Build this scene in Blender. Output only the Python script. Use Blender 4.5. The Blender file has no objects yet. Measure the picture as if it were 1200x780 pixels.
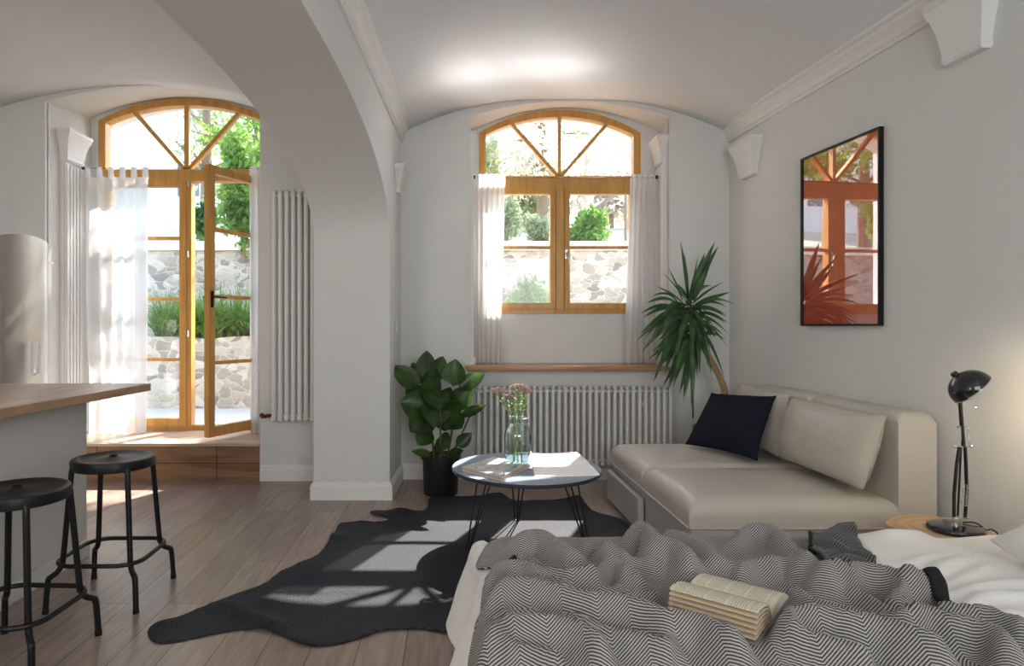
import bpy, bmesh, math, random
from mathutils import Vector, Matrix, noise
C = bpy.context.scene
COL = C.collection
PI = math.pi
random.seed(7)

# ------------------------------------------------------------------ camera, light, exposure
F = 750.0; CX = 530.0; CY = 382.0; H = 1.30
cam = bpy.data.cameras.new('camera'); camo = bpy.data.objects.new('camera', cam); COL.objects.link(camo)
camo.location = (0, 0, H); camo.rotation_euler = (PI/2, 0, 0)
cam.sensor_width = 36; cam.lens = F/1200*36
cam.shift_x = (600-CX)/1200; cam.shift_y = (CY-390)/1200
cam.clip_start = 0.05; cam.clip_end = 200
C.camera = camo
C.view_settings.view_transform = 'Standard'; C.view_settings.look = 'None'
C.view_settings.gamma = 1; C.view_settings.use_curve_mapping = False
C.view_settings.exposure = 0.58

if hasattr(C, 'cycles'): C.cycles.blur_glossy = 0.1; C.cycles.sample_clamp_indirect = 0
w = bpy.data.worlds.new('sky'); C.world = w; w.use_nodes = True
nt = w.node_tree; bg = nt.nodes['Background']
sky = nt.nodes.new('ShaderNodeTexSky'); sky.sky_type = 'NISHITA'; sky.sun_disc = False
sky.sun_elevation = math.radians(43); sky.sun_rotation = math.radians(24); sky.air_density = 1.0; sky.dust_density = 1.2
nt.links.new(sky.outputs[0], bg.inputs['Color']); bg.inputs['Strength'].default_value = 0.85

SUN = Vector((-0.45, -1, -1.04)).normalized()
def light(name, typ, loc, direction, energy, color=(1, 1, 1), **kw):
    l = bpy.data.lights.new(name, typ); o = bpy.data.objects.new(name, l); COL.objects.link(o)
    o.location = loc; l.energy = energy; l.color = color
    o.rotation_euler = Vector(direction).to_track_quat('-Z', 'Y').to_euler()
    for k, v in kw.items(): setattr(l, k, v)
    return o
light('sun', 'SUN', (4, 12, 12), SUN, 15.0, (1.0, 0.95, 0.88), angle=math.radians(0.6))
# added fill lamps behind the camera and on the kitchen side, brightening both rooms
light('rear_fill', 'AREA', (1.0, -1.7, 1.9), (0.05, 1, -0.05), 44, (0.95, 0.97, 1.0), shape='RECTANGLE', size=2.2, size_y=1.6)
light('kitchen_side_fill', 'AREA', (-2.8, -1.7, 2.0), (0.0, 1, -0.05), 34, (1.0, 0.96, 0.90), shape='RECTANGLE', size=1.8, size_y=1.6)

# ------------------------------------------------------------------ helpers
def XR(y): return 2.36 + 0.056*(5.45-y)      # right wall
def XL(y): return -0.436 - 0.051*(5.45-y)    # left (arcade) wall
def px(x, y, d): return Vector(((x-CX)/F*d, d, H-(y-CY)/F*d))
def pz(x, y, z=0.0):
    d = (H-z)*F/(y-CY); return Vector(((x-CX)/F*d, d, z))
def obj(name, bm, m=None, parent=None, smooth=True, angle=35, loc=None):
    me = bpy.data.meshes.new(name)
    bmesh.ops.recalc_face_normals(bm, faces=bm.faces[:])
    bm.to_mesh(me); bm.free()
    if m is not None:
        for mm in (m if isinstance(m, (list, tuple)) else [m]): me.materials.append(mm)
    if smooth:
        me.polygons.foreach_set('use_smooth', [True]*len(me.polygons))
        try: me.set_sharp_from_angle(angle=math.radians(angle))
        except Exception: pass
    o = bpy.data.objects.new(name, me); COL.objects.link(o)
    if parent is not None: o.parent = parent
    if loc is not None: o.location = loc
    return o
def tag(o, label, cat, group=None, kind=None):
    o['label'] = label; o['category'] = cat
    if group: o['group'] = group
    if kind: o['kind'] = kind
    return o
def thing(name, label, cat, loc=(0, 0, 0), rz=0, group=None):
    o = bpy.data.objects.new(name, None); COL.objects.link(o)
    o.location = loc; o.rotation_euler = (0, 0, rz); o.empty_display_size = 0.1
    return tag(o, label, cat, group)
def struct(name, bm, m, parent=None, **kw):
    o = obj(name, bm, m, parent, **kw)
    if parent is None: o['kind'] = 'structure'
    return o
def sempty(name):
    o = bpy.data.objects.new(name, None); COL.objects.link(o); o['kind'] = 'structure'; return o
def dup(root, loc, rz=0, **props):
    r = root.copy(); COL.objects.link(r); r.location = loc; r.rotation_euler = (0, 0, rz)
    for k, v in props.items(): r[k] = v
    for ch in list(root.children):
        c = ch.copy(); COL.objects.link(c); c.parent = r
        for g in ch.children:
            d = g.copy(); COL.objects.link(d); d.parent = c
    return r
def modbevel(o, wdt, seg=3, ang=30):
    b = o.modifiers.new('bevel', 'BEVEL'); b.width = wdt; b.segments = seg; b.limit_method = 'ANGLE'; b.angle_limit = math.radians(ang)
    o.data.polygons.foreach_set('use_smooth', [True]*len(o.data.polygons))
    b.harden_normals = False
    return o
def subsurf(o, n=2):
    s = o.modifiers.new('sub', 'SUBSURF'); s.levels = n; s.render_levels = n; return o
def solid(o, t, off=-1):
    s = o.modifiers.new('solid', 'SOLIDIFY'); s.thickness = t; s.offset = off; return o
def BM(): return bmesh.new()
def box(bm, x0, x1, y0, y1, z0, z1, M=None):
    vs = [bm.verts.new((x, y, z)) for x in (x0, x1) for y in (y0, y1) for z in (z0, z1)]
    for f in ((0,1,3,2),(4,6,7,5),(0,4,5,1),(2,3,7,6),(0,2,6,4),(1,5,7,3)): bm.faces.new([vs[i] for i in f])
    if M is not None:
        for v in vs: v.co = M @ v.co
    return vs
def B(x0, x1, y0, y1, z0, z1, M=None):
    bm = BM(); box(bm, x0, x1, y0, y1, z0, z1, M); return bm
def ring(bm, c, n1, n2, r, n): return [bm.verts.new(c + (n1*math.cos(2*PI*k/n) + n2*math.sin(2*PI*k/n))*r) for k in range(n)]
def tube(bm, pts, r, n=8, caps=True, closed=False):
    pts = [Vector(p) for p in pts]; N = len(pts)
    rr = r if isinstance(r, (list, tuple)) else [r]*N
    rings = []; up = None
    for i in range(N):
        if closed: t = pts[(i+1) % N]-pts[i-1]
        else: t = pts[min(i+1, N-1)]-pts[max(i-1, 0)]
        t.normalize()
        if up is None:
            up = Vector((0, 0, 1)) if abs(t.z) < .9 else Vector((1, 0, 0))
        n1 = (up - t*up.dot(t)).normalized(); up = n1
        rings.append(ring(bm, pts[i], n1, t.cross(n1), rr[i], n))
    for i in range(N if closed else N-1):
        a, b = rings[i], rings[(i+1) % N]
        for k in range(n): bm.faces.new((a[k], a[(k+1) % n], b[(k+1) % n], b[k]))
    if caps and not closed:
        bm.faces.new(rings[0][::-1]); bm.faces.new(rings[-1])
    return bm
def lathe(bm, prof, c=(0, 0, 0), n=32, M=None):
    rs = []; new = []
    for r, z in prof:
        if r < 1e-5:
            v = bm.verts.new((0, 0, z)); rs.append([v]); new.append(v)
        else:
            rr = [bm.verts.new((r*math.cos(2*PI*k/n), r*math.sin(2*PI*k/n), z)) for k in range(n)]; rs.append(rr); new += rr
    for a, b in zip(rs, rs[1:]):
        for k in range(n):
            k2 = (k+1) % n
            if len(a) == 1 and len(b) == 1: continue
            if len(a) == 1: bm.faces.new((a[0], b[k], b[k2]))
            elif len(b) == 1: bm.faces.new((a[k], a[k2], b[0]))
            else: bm.faces.new((a[k], a[k2], b[k2], b[k]))
    M = M or Matrix.Translation(Vector(c))
    for v in new: v.co = M @ v.co
    return bm
def polyholes(outline, holes, to3, depth):
    """flat polygon with holes in a plane, extruded by vector depth. to3 maps (a,b)->Vector"""
    bm = BM(); es = []
    for loop in [outline]+list(holes):
        vs = [bm.verts.new(to3(a, b)) for a, b in loop]
        for i in range(len(vs)): es.append(bm.edges.new((vs[i], vs[(i+1) % len(vs)])))
    bmesh.ops.triangle_fill(bm, use_beauty=True, use_dissolve=False, edges=es)
    fs = bm.faces[:]
    r = bmesh.ops.extrude_face_region(bm, geom=fs, use_keep_orig=True)
    for g in r['geom']:
        if isinstance(g, bmesh.types.BMVert): g.co += Vector(depth)
    bmesh.ops.remove_doubles(bm, verts=bm.verts[:], dist=1e-6)
    return bm
def xz(y): return lambda a, b: Vector((a, y, b))
def prism(poly, to3, depth): return polyholes(poly, [], to3, depth)
def smooth_closed(pts, sub=5):
    out = []; n = len(pts)
    for i in range(n):
        p0, p1, p2, p3 = [Vector(pts[(i+k-1) % n]) for k in range(4)]
        for s in range(sub):
            t = s/sub
            out.append(0.5*((2*p1)+(p2-p0)*t+(2*p0-5*p1+4*p2-p3)*t*t+(3*p1-p0-3*p2+p3)*t**3))
    return out
def smooth_open(pts, sub=5):
    pts = [Vector(p) for p in pts]; P = [2*pts[0]-pts[1]]+pts+[2*pts[-1]-pts[-2]]; out = []
    for i in range(1, len(P)-2):
        p0, p1, p2, p3 = P[i-1:i+3]
        for s in range(sub):
            t = s/sub
            out.append(0.5*((2*p1)+(p2-p0)*t+(2*p0-5*p1+4*p2-p3)*t*t+(3*p1-p0-3*p2+p3)*t**3))
    out.append(pts[-1]); return out
def inside(p, poly):
    x, y = p; c = False; n = len(poly)
    for i in range(n):
        x1, y1 = poly[i][0], poly[i][1]; x2, y2 = poly[i-1][0], poly[i-1][1]
        if (y1 > y) != (y2 > y) and x < (x2-x1)*(y-y1)/(y2-y1)+x1: c = not c
    return c
def segdist(p, a, b):
    ax, ay = a[0], a[1]; dx, dy = b[0]-ax, b[1]-ay; L = dx*dx+dy*dy
    t = 0 if L == 0 else max(0, min(1, ((p[0]-ax)*dx+(p[1]-ay)*dy)/L))
    qx, qy = ax+t*dx, ay+t*dy
    return math.hypot(p[0]-qx, p[1]-qy), (qx, qy), t
def gridpoly(poly, step, zf, uv=True):
    """regular grid clipped to an outline (XY), snapped at its border, height zf(x,y)"""
    xs = [p[0] for p in poly]; ys = [p[1] for p in poly]
    x0, y0 = min(xs)-step, min(ys)-step; nx = int((max(xs)-x0)/step)+2; ny = int((max(ys)-y0)/step)+2
    ins = {}
    for i in range(nx+1):
        for j in range(ny+1): ins[i, j] = inside((x0+i*step, y0+j*step), poly)
    bm = BM(); V = {}; L = bm.loops.layers.uv.new('UVMap')
    n = len(poly)
    def vert(i, j):
        if (i, j) not in V:
            p = (x0+i*step, y0+j*step)
            if not ins[i, j] or not all(ins.get((i+a, j+b), False) for a in (-1, 0, 1) for b in (-1, 0, 1)):
                best = min((segdist(p, poly[k-1], poly[k]) for k in range(n)), key=lambda s: s[0])
                if best[0] < step*.75 or not ins[i, j]: p = best[1]
            V[i, j] = bm.verts.new((p[0], p[1], zf(p[0], p[1])))
        return V[i, j]
    for i in range(nx):
        for j in range(ny):
            if sum(ins[i+a, j+b] for a in (0, 1) for b in (0, 1)) >= 2:
                f = bm.faces.new((vert(i, j), vert(i+1, j), vert(i+1, j+1), vert(i, j+1)))
                for l in f.loops: l[L].uv = (l.vert.co.x, l.vert.co.y)
    bmesh.ops.dissolve_degenerate(bm, dist=1e-5, edges=bm.edges[:])
    return bm
def sweep(path, prof, side=1, closed=False):
    """profile (d,z) swept along a path of XY points with mitred corners; d grows to the left of travel*side"""
    bm = BM(); P = [Vector((p[0], p[1])) for p in path]; N = len(P); rings = []
    for i in range(N):
        ns = []
        if i > 0: t = (P[i]-P[i-1]).normalized(); ns.append(Vector((-t.y, t.x)))
        if i < N-1: t = (P[i+1]-P[i]).normalized(); ns.append(Vector((-t.y, t.x)))
        n = sum(ns, Vector((0, 0))).normalized(); k = 1/max(.3, n.dot(ns[0]))
        rings.append([bm.verts.new((P[i].x+n.x*d*k*side, P[i].y+n.y*d*k*side, z)) for d, z in prof])
    m = len(prof)
    for a, b in zip(rings, rings[1:]):
        for k in range(m): bm.faces.new((a[k], a[(k+1) % m], b[(k+1) % m], b[k]))
    bm.faces.new(rings[0][::-1]); bm.faces.new(rings[-1])
    return bm

# ------------------------------------------------------------------ materials
def mat(name, col, rough=.5, metal=0, bump=0, bscale=60, var=0, vscale=4, coat=0, sheen=0, spec=.5, trans=0, ior=1.45, subs=0):
    m = bpy.data.materials.new(name); m.use_nodes = True; t = m.node_tree; b = t.nodes['Principled BSDF']
    b.inputs['Base Color'].default_value = (*col, 1); b.inputs['Roughness'].default_value = rough
    b.inputs['Metallic'].default_value = metal; b.inputs['Coat Weight'].default_value = coat; b.inputs['Coat Roughness'].default_value = .08
    b.inputs['Sheen Weight'].default_value = sheen; b.inputs['Specular IOR Level'].default_value = spec
    b.inputs['Transmission Weight'].default_value = trans; b.inputs['IOR'].default_value = ior
    tc = t.nodes.new('ShaderNodeTexCoord')
    if var:
        n = t.nodes.new('ShaderNodeTexNoise'); n.inputs['Scale'].default_value = vscale; n.inputs['Detail'].default_value = 5
        t.links.new(tc.outputs['Object'], n.inputs['Vector'])
        mx = t.nodes.new('ShaderNodeMix'); mx.data_type = 'RGBA'
        mx.inputs[6].default_value = (*[c*(1-var) for c in col], 1); mx.inputs[7].default_value = (*[min(1, c*(1+var)) for c in col], 1)
        t.links.new(n.outputs['Fac'], mx.inputs[0]); t.links.new(mx.outputs[2], b.inputs['Base Color'])
    if bump:
        n = t.nodes.new('ShaderNodeTexNoise'); n.inputs['Scale'].default_value = bscale; n.inputs['Detail'].default_value = 4
        t.links.new(tc.outputs['Object'], n.inputs['Vector'])
        bp = t.nodes.new('ShaderNodeBump'); bp.inputs['Strength'].default_value = bump; bp.inputs['Distance'].default_value = .01
        t.links.new(n.outputs['Fac'], bp.inputs['Height']); t.links.new(bp.outputs[0], b.inputs['Normal'])
    return m
def nd(t, typ, **kw):
    n = t.nodes.new(typ)
    for k, v in kw.items():
        if hasattr(n, k): setattr(n, k, v)
        else: n.inputs[k].default_value = v
    return n
def math_(t, op, a, b=None, c=None):
    n = t.nodes.new('ShaderNodeMath'); n.operation = op
    for i, v in enumerate((a, b, c)):
        if v is None: continue
        if isinstance(v, (int, float)): n.inputs[i].default_value = v
        else: t.links.new(v, n.inputs[i])
    return n.outputs[0]
def ramp(t, fac, stops):
    r = t.nodes.new('ShaderNodeValToRGB'); e = r.color_ramp.elements
    while len(e) < len(stops): e.new(0.5)
    for el, (p, c) in zip(e, stops): el.position = p; el.color = (*c, 1)
    t.links.new(fac, r.inputs[0]); return r.outputs[0]

WALL = mat('plaster', (.73, .735, .71), .85, bump=.12, bscale=9, var=.025, vscale=1.2)
CEIL = mat('ceiling_plaster', (.78, .78, .78), .9, bump=.10, bscale=5)
TRIM = mat('white_gloss_trim', (.82, .81, .79), .45)
RAD = mat('radiator_enamel', (.80, .79, .76), .35)
BLACK = mat('black_metal', (.009, .009, .010), .38, spec=.35)
BLACKG = mat('black_gloss', (.012, .012, .013), .14, coat=.5)
CHROME = mat('chrome', (.75, .75, .76), .2, 1)
EARTH = mat('soil', (.05, .035, .025), .95, bump=.6, bscale=40)

def floor_mat():
    m = mat('oak_planks', (.2, .15, .12), .29); t = m.node_tree; b = t.nodes['Principled BSDF']
    tc = nd(t, 'ShaderNodeTexCoord'); mp = nd(t, 'ShaderNodeMapping'); mp.inputs['Rotation'].default_value = (0, 0, PI/2)
    t.links.new(tc.outputs['Object'], mp.inputs[0])
    br = nd(t, 'ShaderNodeTexBrick'); br.offset = .37; br.inputs['Scale'].default_value = 1
    br.inputs['Brick Width'].default_value = 1.5; br.inputs['Row Height'].default_value = .19; br.inputs['Mortar Size'].default_value = .0022
    br.inputs['Color1'].default_value = (.27, .205, .165, 1); br.inputs['Color2'].default_value = (.36, .285, .24, 1); br.inputs['Mortar'].default_value = (.10, .07, .05, 1)
    t.links.new(mp.outputs[0], br.inputs['Vector'])
    m2 = nd(t, 'ShaderNodeMapping'); m2.inputs['Scale'].default_value = (14, 1.1, 1); t.links.new(tc.outputs['Object'], m2.inputs[0])
    n = nd(t, 'ShaderNodeTexNoise'); n.inputs['Scale'].default_value = 3; n.inputs['Detail'].default_value = 8; n.inputs['Distortion'].default_value = .6
    t.links.new(m2.outputs[0], n.inputs['Vector'])
    g = ramp(t, n.outputs['Fac'], [(.3, (.72, .70, .68)), (.7, (1.15, 1.12, 1.1))])
    mx = nd(t, 'ShaderNodeMix', data_type='RGBA', blend_type='MULTIPLY'); mx.inputs[0].default_value = 1
    t.links.new(br.outputs['Color'], mx.inputs[6]); t.links.new(g, mx.inputs[7]); t.links.new(mx.outputs[2], b.inputs['Base Color'])
    bp = nd(t, 'ShaderNodeBump'); bp.inputs['Strength'].default_value = .15; bp.inputs['Distance'].default_value = .004
    t.links.new(n.outputs['Fac'], bp.inputs['Height']); t.links.new(bp.outputs[0], b.inputs['Normal'])
    return m
def wood_mat(name, c1, c2, axis=0, rough=.4, scale=6, stretch=12, coat=0):
    m = mat(name, c1, rough, coat=coat); t = m.node_tree; b = t.nodes['Principled BSDF']
    tc = nd(t, 'ShaderNodeTexCoord'); mp = nd(t, 'ShaderNodeMapping')
    s = [stretch]*3; s[axis] = 1; mp.inputs['Scale'].default_value = s
    t.links.new(tc.outputs['Object'], mp.inputs[0])
    n = nd(t, 'ShaderNodeTexNoise'); n.inputs['Scale'].default_value = scale/4; n.inputs['Detail'].default_value = 7; n.inputs['Distortion'].default_value = .8
    t.links.new(mp.outputs[0], n.inputs['Vector'])
    t.links.new(ramp(t, n.outputs['Fac'], [(.32, c1), (.68, c2)]), b.inputs['Base Color'])
    return m
FLOOR = floor_mat()
PINE = wood_mat('varnished_pine', (.56, .27, .06), (.70, .38, .10), 2, .38, coat=.1)
SILLW = wood_mat('oak_sill', (.36, .19, .085), (.50, .29, .14), 0, .3)
STEPW = wood_mat('walnut_step', (.20, .10, .05), (.38, .22, .12), 0, .45, 5, 9)
COUNTERW = wood_mat('butcher_block', (.36, .20, .11), (.56, .36, .22), 1, .3, 7, 9)
STUMPW = wood_mat('raw_stump', (.42, .25, .12), (.62, .42, .24), 2, .6, 3, 3)

def glass_mat(name, refl=1.0, tint=(1, 1, 1), rough=0.0, ior=1.5):
    m = bpy.data.materials.new(name); m.use_nodes = True; t = m.node_tree; t.nodes.clear()
    o = nd(t, 'ShaderNodeOutputMaterial'); tr = nd(t, 'ShaderNodeBsdfTransparent'); tr.inputs[0].default_value = (*tint, 1)
    gl = nd(t, 'ShaderNodeBsdfGlossy'); gl.inputs['Roughness'].default_value = rough
    lw = nd(t, 'ShaderNodeLayerWeight'); lw.inputs[0].default_value = .5; f0 = ((ior-1)/(ior+1))**2
    fr = math_(t, 'ADD', math_(t, 'MULTIPLY', math_(t, 'POWER', lw.outputs['Facing'], 4.0), .85), f0)
    mx = nd(t, 'ShaderNodeMixShader'); t.links.new(math_(t, 'MINIMUM', math_(t, 'MULTIPLY', fr, refl), 1.0), mx.inputs[0])
    t.links.new(tr.outputs[0], mx.inputs[1]); t.links.new(gl.outputs[0], mx.inputs[2]); t.links.new(mx.outputs[0], o.inputs[0])
    return m
PANE = glass_mat('window_glass')
VASE = glass_mat('vase_glass', 2.6, (.93, .97, .96), 0.02)
WATER = glass_mat('water', 1.0, (.86, .92, .93), 0.0, 1.33)

def fabric_sheer(name, col, transp, transl=.5, bump=0):
    m = bpy.data.materials.new(name); m.use_nodes = True; t = m.node_tree; t.nodes.clear()
    o = nd(t, 'ShaderNodeOutputMaterial'); d = nd(t, 'ShaderNodeBsdfDiffuse'); d.inputs[0].default_value = (*col, 1)
    tl = nd(t, 'ShaderNodeBsdfTranslucent'); tl.inputs[0].default_value = (*col, 1)
    tr = nd(t, 'ShaderNodeBsdfTransparent'); tr.inputs[0].default_value = (*col, 1)
    a = nd(t, 'ShaderNodeMixShader'); a.inputs[0].default_value = transl; t.links.new(d.outputs[0], a.inputs[1]); t.links.new(tl.outputs[0], a.inputs[2])
    b = nd(t, 'ShaderNodeMixShader'); b.inputs[0].default_value = transp; t.links.new(a.outputs[0], b.inputs[1]); t.links.new(tr.outputs[0], b.inputs[2])
    t.links.new(b.outputs[0], o.inputs[0]); return m
CURT = fabric_sheer('white_muslin', (.92, .92, .90), .12, .55)
CURT2 = fabric_sheer('sheer_voile', (.86, .89, .91), .22, .45)

def leaf_mat(name, c1, c2, rough=.35, transl=.25, vscale=3):
    m = bpy.data.materials.new(name); m.use_nodes = True; t = m.node_tree; b = t.nodes['Principled BSDF']; o = t.nodes['Material Output']
    tc = nd(t, 'ShaderNodeTexCoord'); n = nd(t, 'ShaderNodeTexNoise'); n.inputs['Scale'].default_value = vscale; n.inputs['Detail'].default_value = 4
    t.links.new(tc.outputs['Object'], n.inputs['Vector']); c = ramp(t, n.outputs['Fac'], [(.35, c1), (.65, c2)])
    t.links.new(c, b.inputs['Base Color']); b.inputs['Roughness'].default_value = rough
    tl = nd(t, 'ShaderNodeBsdfTranslucent'); t.links.new(c, tl.inputs[0])
    mx = nd(t, 'ShaderNodeMixShader'); mx.inputs[0].default_value = transl
    t.links.new(b.outputs[0], mx.inputs[1]); t.links.new(tl.outputs[0], mx.inputs[2]); t.links.new(mx.outputs[0], o.inputs[0])
    return m
FICUS = leaf_mat('rubber_leaf', (.018, .040, .014), (.055, .125, .022), .28, .38, 9)
YUCCA = leaf_mat('yucca_leaf', (.045, .10, .045), (.11, .23, .08), .34, .35, 7)
GRN1 = leaf_mat('garden_leaf', (.10, .22, .03), (.30, .46, .08), .5, .5, 2)
GRN2 = leaf_mat('pale_garden_leaf', (.32, .38, .20), (.58, .60, .36), .6, .5, 2)
GRN3 = leaf_mat('dark_garden_leaf', (.05, .12, .03), (.16, .28, .06), .5, .45, 2)
DRYL = leaf_mat('blossom_branches', (.55, .50, .42), (.80, .74, .66), .7, .5, 2)
BARK = mat('bark', (.22, .16, .11), .9, bump=.7, bscale=25, var=.3, vscale=12)
PALEBARK = mat('pale_bark', (.55, .46, .36), .9, bump=.5, bscale=18, var=.25, vscale=9)

def stone_mat():
    m = mat('rubble_stone', (.5, .45, .38), .9); t = m.node_tree; b = t.nodes['Principled BSDF']
    tc = nd(t, 'ShaderNodeTexCoord'); mp = nd(t, 'ShaderNodeMapping'); mp.inputs['Scale'].default_value = (1.25, 1.25, 2.0)
    t.links.new(tc.outputs['Object'], mp.inputs[0])
    nn = nd(t, 'ShaderNodeTexNoise'); nn.inputs['Scale'].default_value = 3; t.links.new(mp.outputs[0], nn.inputs['Vector'])
    ad = nd(t, 'ShaderNodeMix', data_type='RGBA', blend_type='LINEAR_LIGHT'); ad.inputs[0].default_value = .18
    t.links.new(mp.outputs[0], ad.inputs[6]); t.links.new(nn.outputs['Color'], ad.inputs[7])
    v = nd(t, 'ShaderNodeTexVoronoi', feature='DISTANCE_TO_EDGE'); t.links.new(ad.outputs[2], v.inputs['Vector'])
    v2 = nd(t, 'ShaderNodeTexVoronoi'); t.links.new(ad.outputs[2], v2.inputs['Vector'])
    sep = nd(t, 'ShaderNodeSeparateColor'); t.links.new(v2.outputs['Color'], sep.inputs[0])
    c = ramp(t, sep.outputs[0], [(0, (.24, .20, .16)), (.5, (.42, .35, .26)), (1, (.55, .49, .40))])
    e = ramp(t, v.outputs['Distance'], [(.0, (0, 0, 0)), (.06, (1, 1, 1))])
    mx = nd(t, 'ShaderNodeMix', data_type='RGBA'); mx.inputs[6].default_value = (.52, .48, .41, 1)
    t.links.new(e, mx.inputs[0]); t.links.new(c, mx.inputs[7]); t.links.new(mx.outputs[2], b.inputs['Base Color'])
    bp = nd(t, 'ShaderNodeBump'); bp.inputs['Strength'].default_value = .6; bp.inputs['Distance'].default_value = .05
    t.links.new(v.outputs['Distance'], bp.inputs['Height']); t.links.new(bp.outputs[0], b.inputs['Normal'])
    return m
STONE = stone_mat()
PAVE = mat('pale_paving', (.62, .57, .50), .9, var=.15, vscale=3)

# ------------------------------------------------------------------ room shell
def circ_arch(x0, x1, zs, za, n=24):
    """points of a segmental arch from (x1,zs) over the crown back to (x0,zs)"""
    h = (x1-x0)/2; r0 = za-zs; R = (h*h+r0*r0)/(2*r0); cx = (x0+x1)/2; cz = za-R; a = math.asin(h/R)
    return [(cx+R*math.sin(a-2*a*k/n), cz+R*math.cos(a-2*a*k/n)) for k in range(n+1)]
def arch_z(x, x0, x1, zs, za):
    h = (x1-x0)/2; r0 = za-zs; R = (h*h+r0*r0)/(2*r0); cx = (x0+x1)/2
    return za-R+math.sqrt(max(0, R*R-(x-cx)**2))
def archpoly(x0, x1, zb, zs, za, n=24): return [(x0, zb), (x1, zb)]+circ_arch(x0, x1, zs, za, n)

struct('floor', B(-4.35, 2.85, -1.9, 5.45, -.06, 0), FLOOR, smooth=False)
def ceil_right(x, y):
    c = (XR(y)+XL(y))/2; u = (x-c)/((XR(y)-XL(y))/2); u = max(-1, min(1, u))
    z = 2.965+.265*(1-abs(u)**2.6)
    k = max(0, min(1, (y-4.75)/.7)); k = k*k*(3-2*k)
    return z - .05*k*max(0, abs(u)-.45)
def ceil_left(x, y):
    u = max(-1, min(1, (x+2.65)/1.75)); z = 2.90+.43*(1-u*u)
    return z
def vault(name, xa, xb, y0, y1, zf, nx=48, ny=40):
    bm = BM(); V = []
    for j in range(ny+1):
        y = y0+(y1-y0)*j/ny; a, b = xa(y), xb(y)
        V.append([bm.verts.new((a+(b-a)*i/nx, y, zf(a+(b-a)*i/nx, y))) for i in range(nx+1)])
    for j in range(ny):
        for i in range(nx): bm.faces.new((V[j][i], V[j][i+1], V[j+1][i+1], V[j+1][i]))
    for f in bm.faces: f.normal_update()
    o = struct(name, bm, CEIL); solid(o, .05, 1); return o
vault('ceiling', lambda y: XL(y)-.05, lambda y: XR(y)+.05, -1.9, 5.5, ceil_right)
vault('ceiling.001', lambda y: -4.35, lambda y: XL(y)-.55, -1.9, 5.42, ceil_left)
# arcade wall between the two bays with its wide low arch
AY, AZ, AA, AB = 2.72, 1.95, 2.08, .615
arch = [(-1.9, 0), (-1.9, 3.6), (5.46, 3.6), (5.46, 0), (4.8, 0), (4.8, AZ)]
for k in range(1, 48):
    a = PI*k/48; arch.append((AY+(AA if a < PI/2 else 3.7)*math.copysign(abs(math.cos(a))**.93, math.cos(a)), AZ+AB*math.sin(a)**.93))
arch += [(AY-3.7, AZ), (AY-3.7, 0)]
bm = prism(arch, lambda a, b: Vector((XL(a), a, b)), (-.571, 0, 0))
struct('wall_left', bm, WALL)
bm = prism([(-1.9, 0), (-1.9, 3.6), (6.2, 3.6), (6.2, 0)], lambda a, b: Vector((XR(a), a, b)), (.3, 0, 0))
struct('wall_right', bm, WALL, smooth=False)
struct('wall_kitchen', B(-4.6, -4.35, -1.9, 6.2, 0, 3.6), WALL, smooth=False)
struct('wall_rear', B(-4.6, 3.1, -2.2, -1.9, 0, 3.6), WALL, smooth=False)
struct('ceiling_roof_slab', B(-4.7, 3.2, -2.2, 6.35, 3.6, 3.75), WALL, smooth=False)

# window bay in the back wall (right room): niche, soffit, outer wall
NX0, NX1, NY0, NY1 = .155, 1.85, 5.45, 5.74
WX0, WX1, WZB, WZS, WZA = .238, 1.687, 1.41, 3.03, 3.237
def niche(tag_, nx0, nx1, y0, y1, zb, fs, fa, bs, ba, xa, xb, room_mat=WALL):
    ol = [(xa, 0), (xb, 0), (xb, 3.6), (xa, 3.6)]
    if zb > 0:
        bm = polyholes(ol, [archpoly(nx0, nx1, zb, fs, fa)], xz(y0), (0, .04, 0))
    else:
        bm = prism([(xa, 0), (nx0, 0), (nx0, fs)]+circ_arch(nx0, nx1, fs, fa)[::-1][1:-1]+[(nx1, fs), (nx1, 0), (xb, 0), (xb, 3.6), (xa, 3.6)], xz(y0), (0, .04, 0))
    # soffit + jambs + sill slab behind the front skin
    f = archpoly(nx0, nx1, zb, fs, fa); b = archpoly(nx0, nx1, zb, bs, ba); n = len(f)
    A = [bm.verts.new((p[0], y0+.03, p[1])) for p in f]; Bv = [bm.verts.new((p[0], y1+.01, p[1])) for p in b]
    for i in range(n): bm.faces.new((A[i], Bv[i], Bv[(i+1) % n], A[(i+1) % n]))
    return struct(tag_, bm, room_mat, angle=30)
niche('wall_back', NX0, NX1, NY0, NY1, .965, 3.09, 3.215, 3.03, 3.255, -1.0, 2.75)
bm = polyholes([(-1.0, 0), (3.0, 0), (3.0, 3.6), (-1.0, 3.6)], [archpoly(WX0, WX1, WZB, WZS, WZA)], xz(NY1), (0, .34, 0))
struct('wall_back_outer', bm, WALL, angle=30)
# garden-door bay (left room)
DX0, DX1, DY, DZB, DZS, DZA = -3.35, -1.70, 6.08, .31, 3.245, 3.457
niche('wall_back_left', -3.43, -1.62, 5.39, DY, 0, 3.19, 3.325, 3.27, 3.475, -4.35, -.95)
bm = polyholes([(-4.6, 0), (-1.0, 0), (-1.0, 3.6), (-4.6, 3.6)], [archpoly(DX0, DX1, DZB, DZS, DZA)], xz(DY), (0, .3, 0))
struct('wall_back_left_outer', bm, WALL, angle=30)

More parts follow.
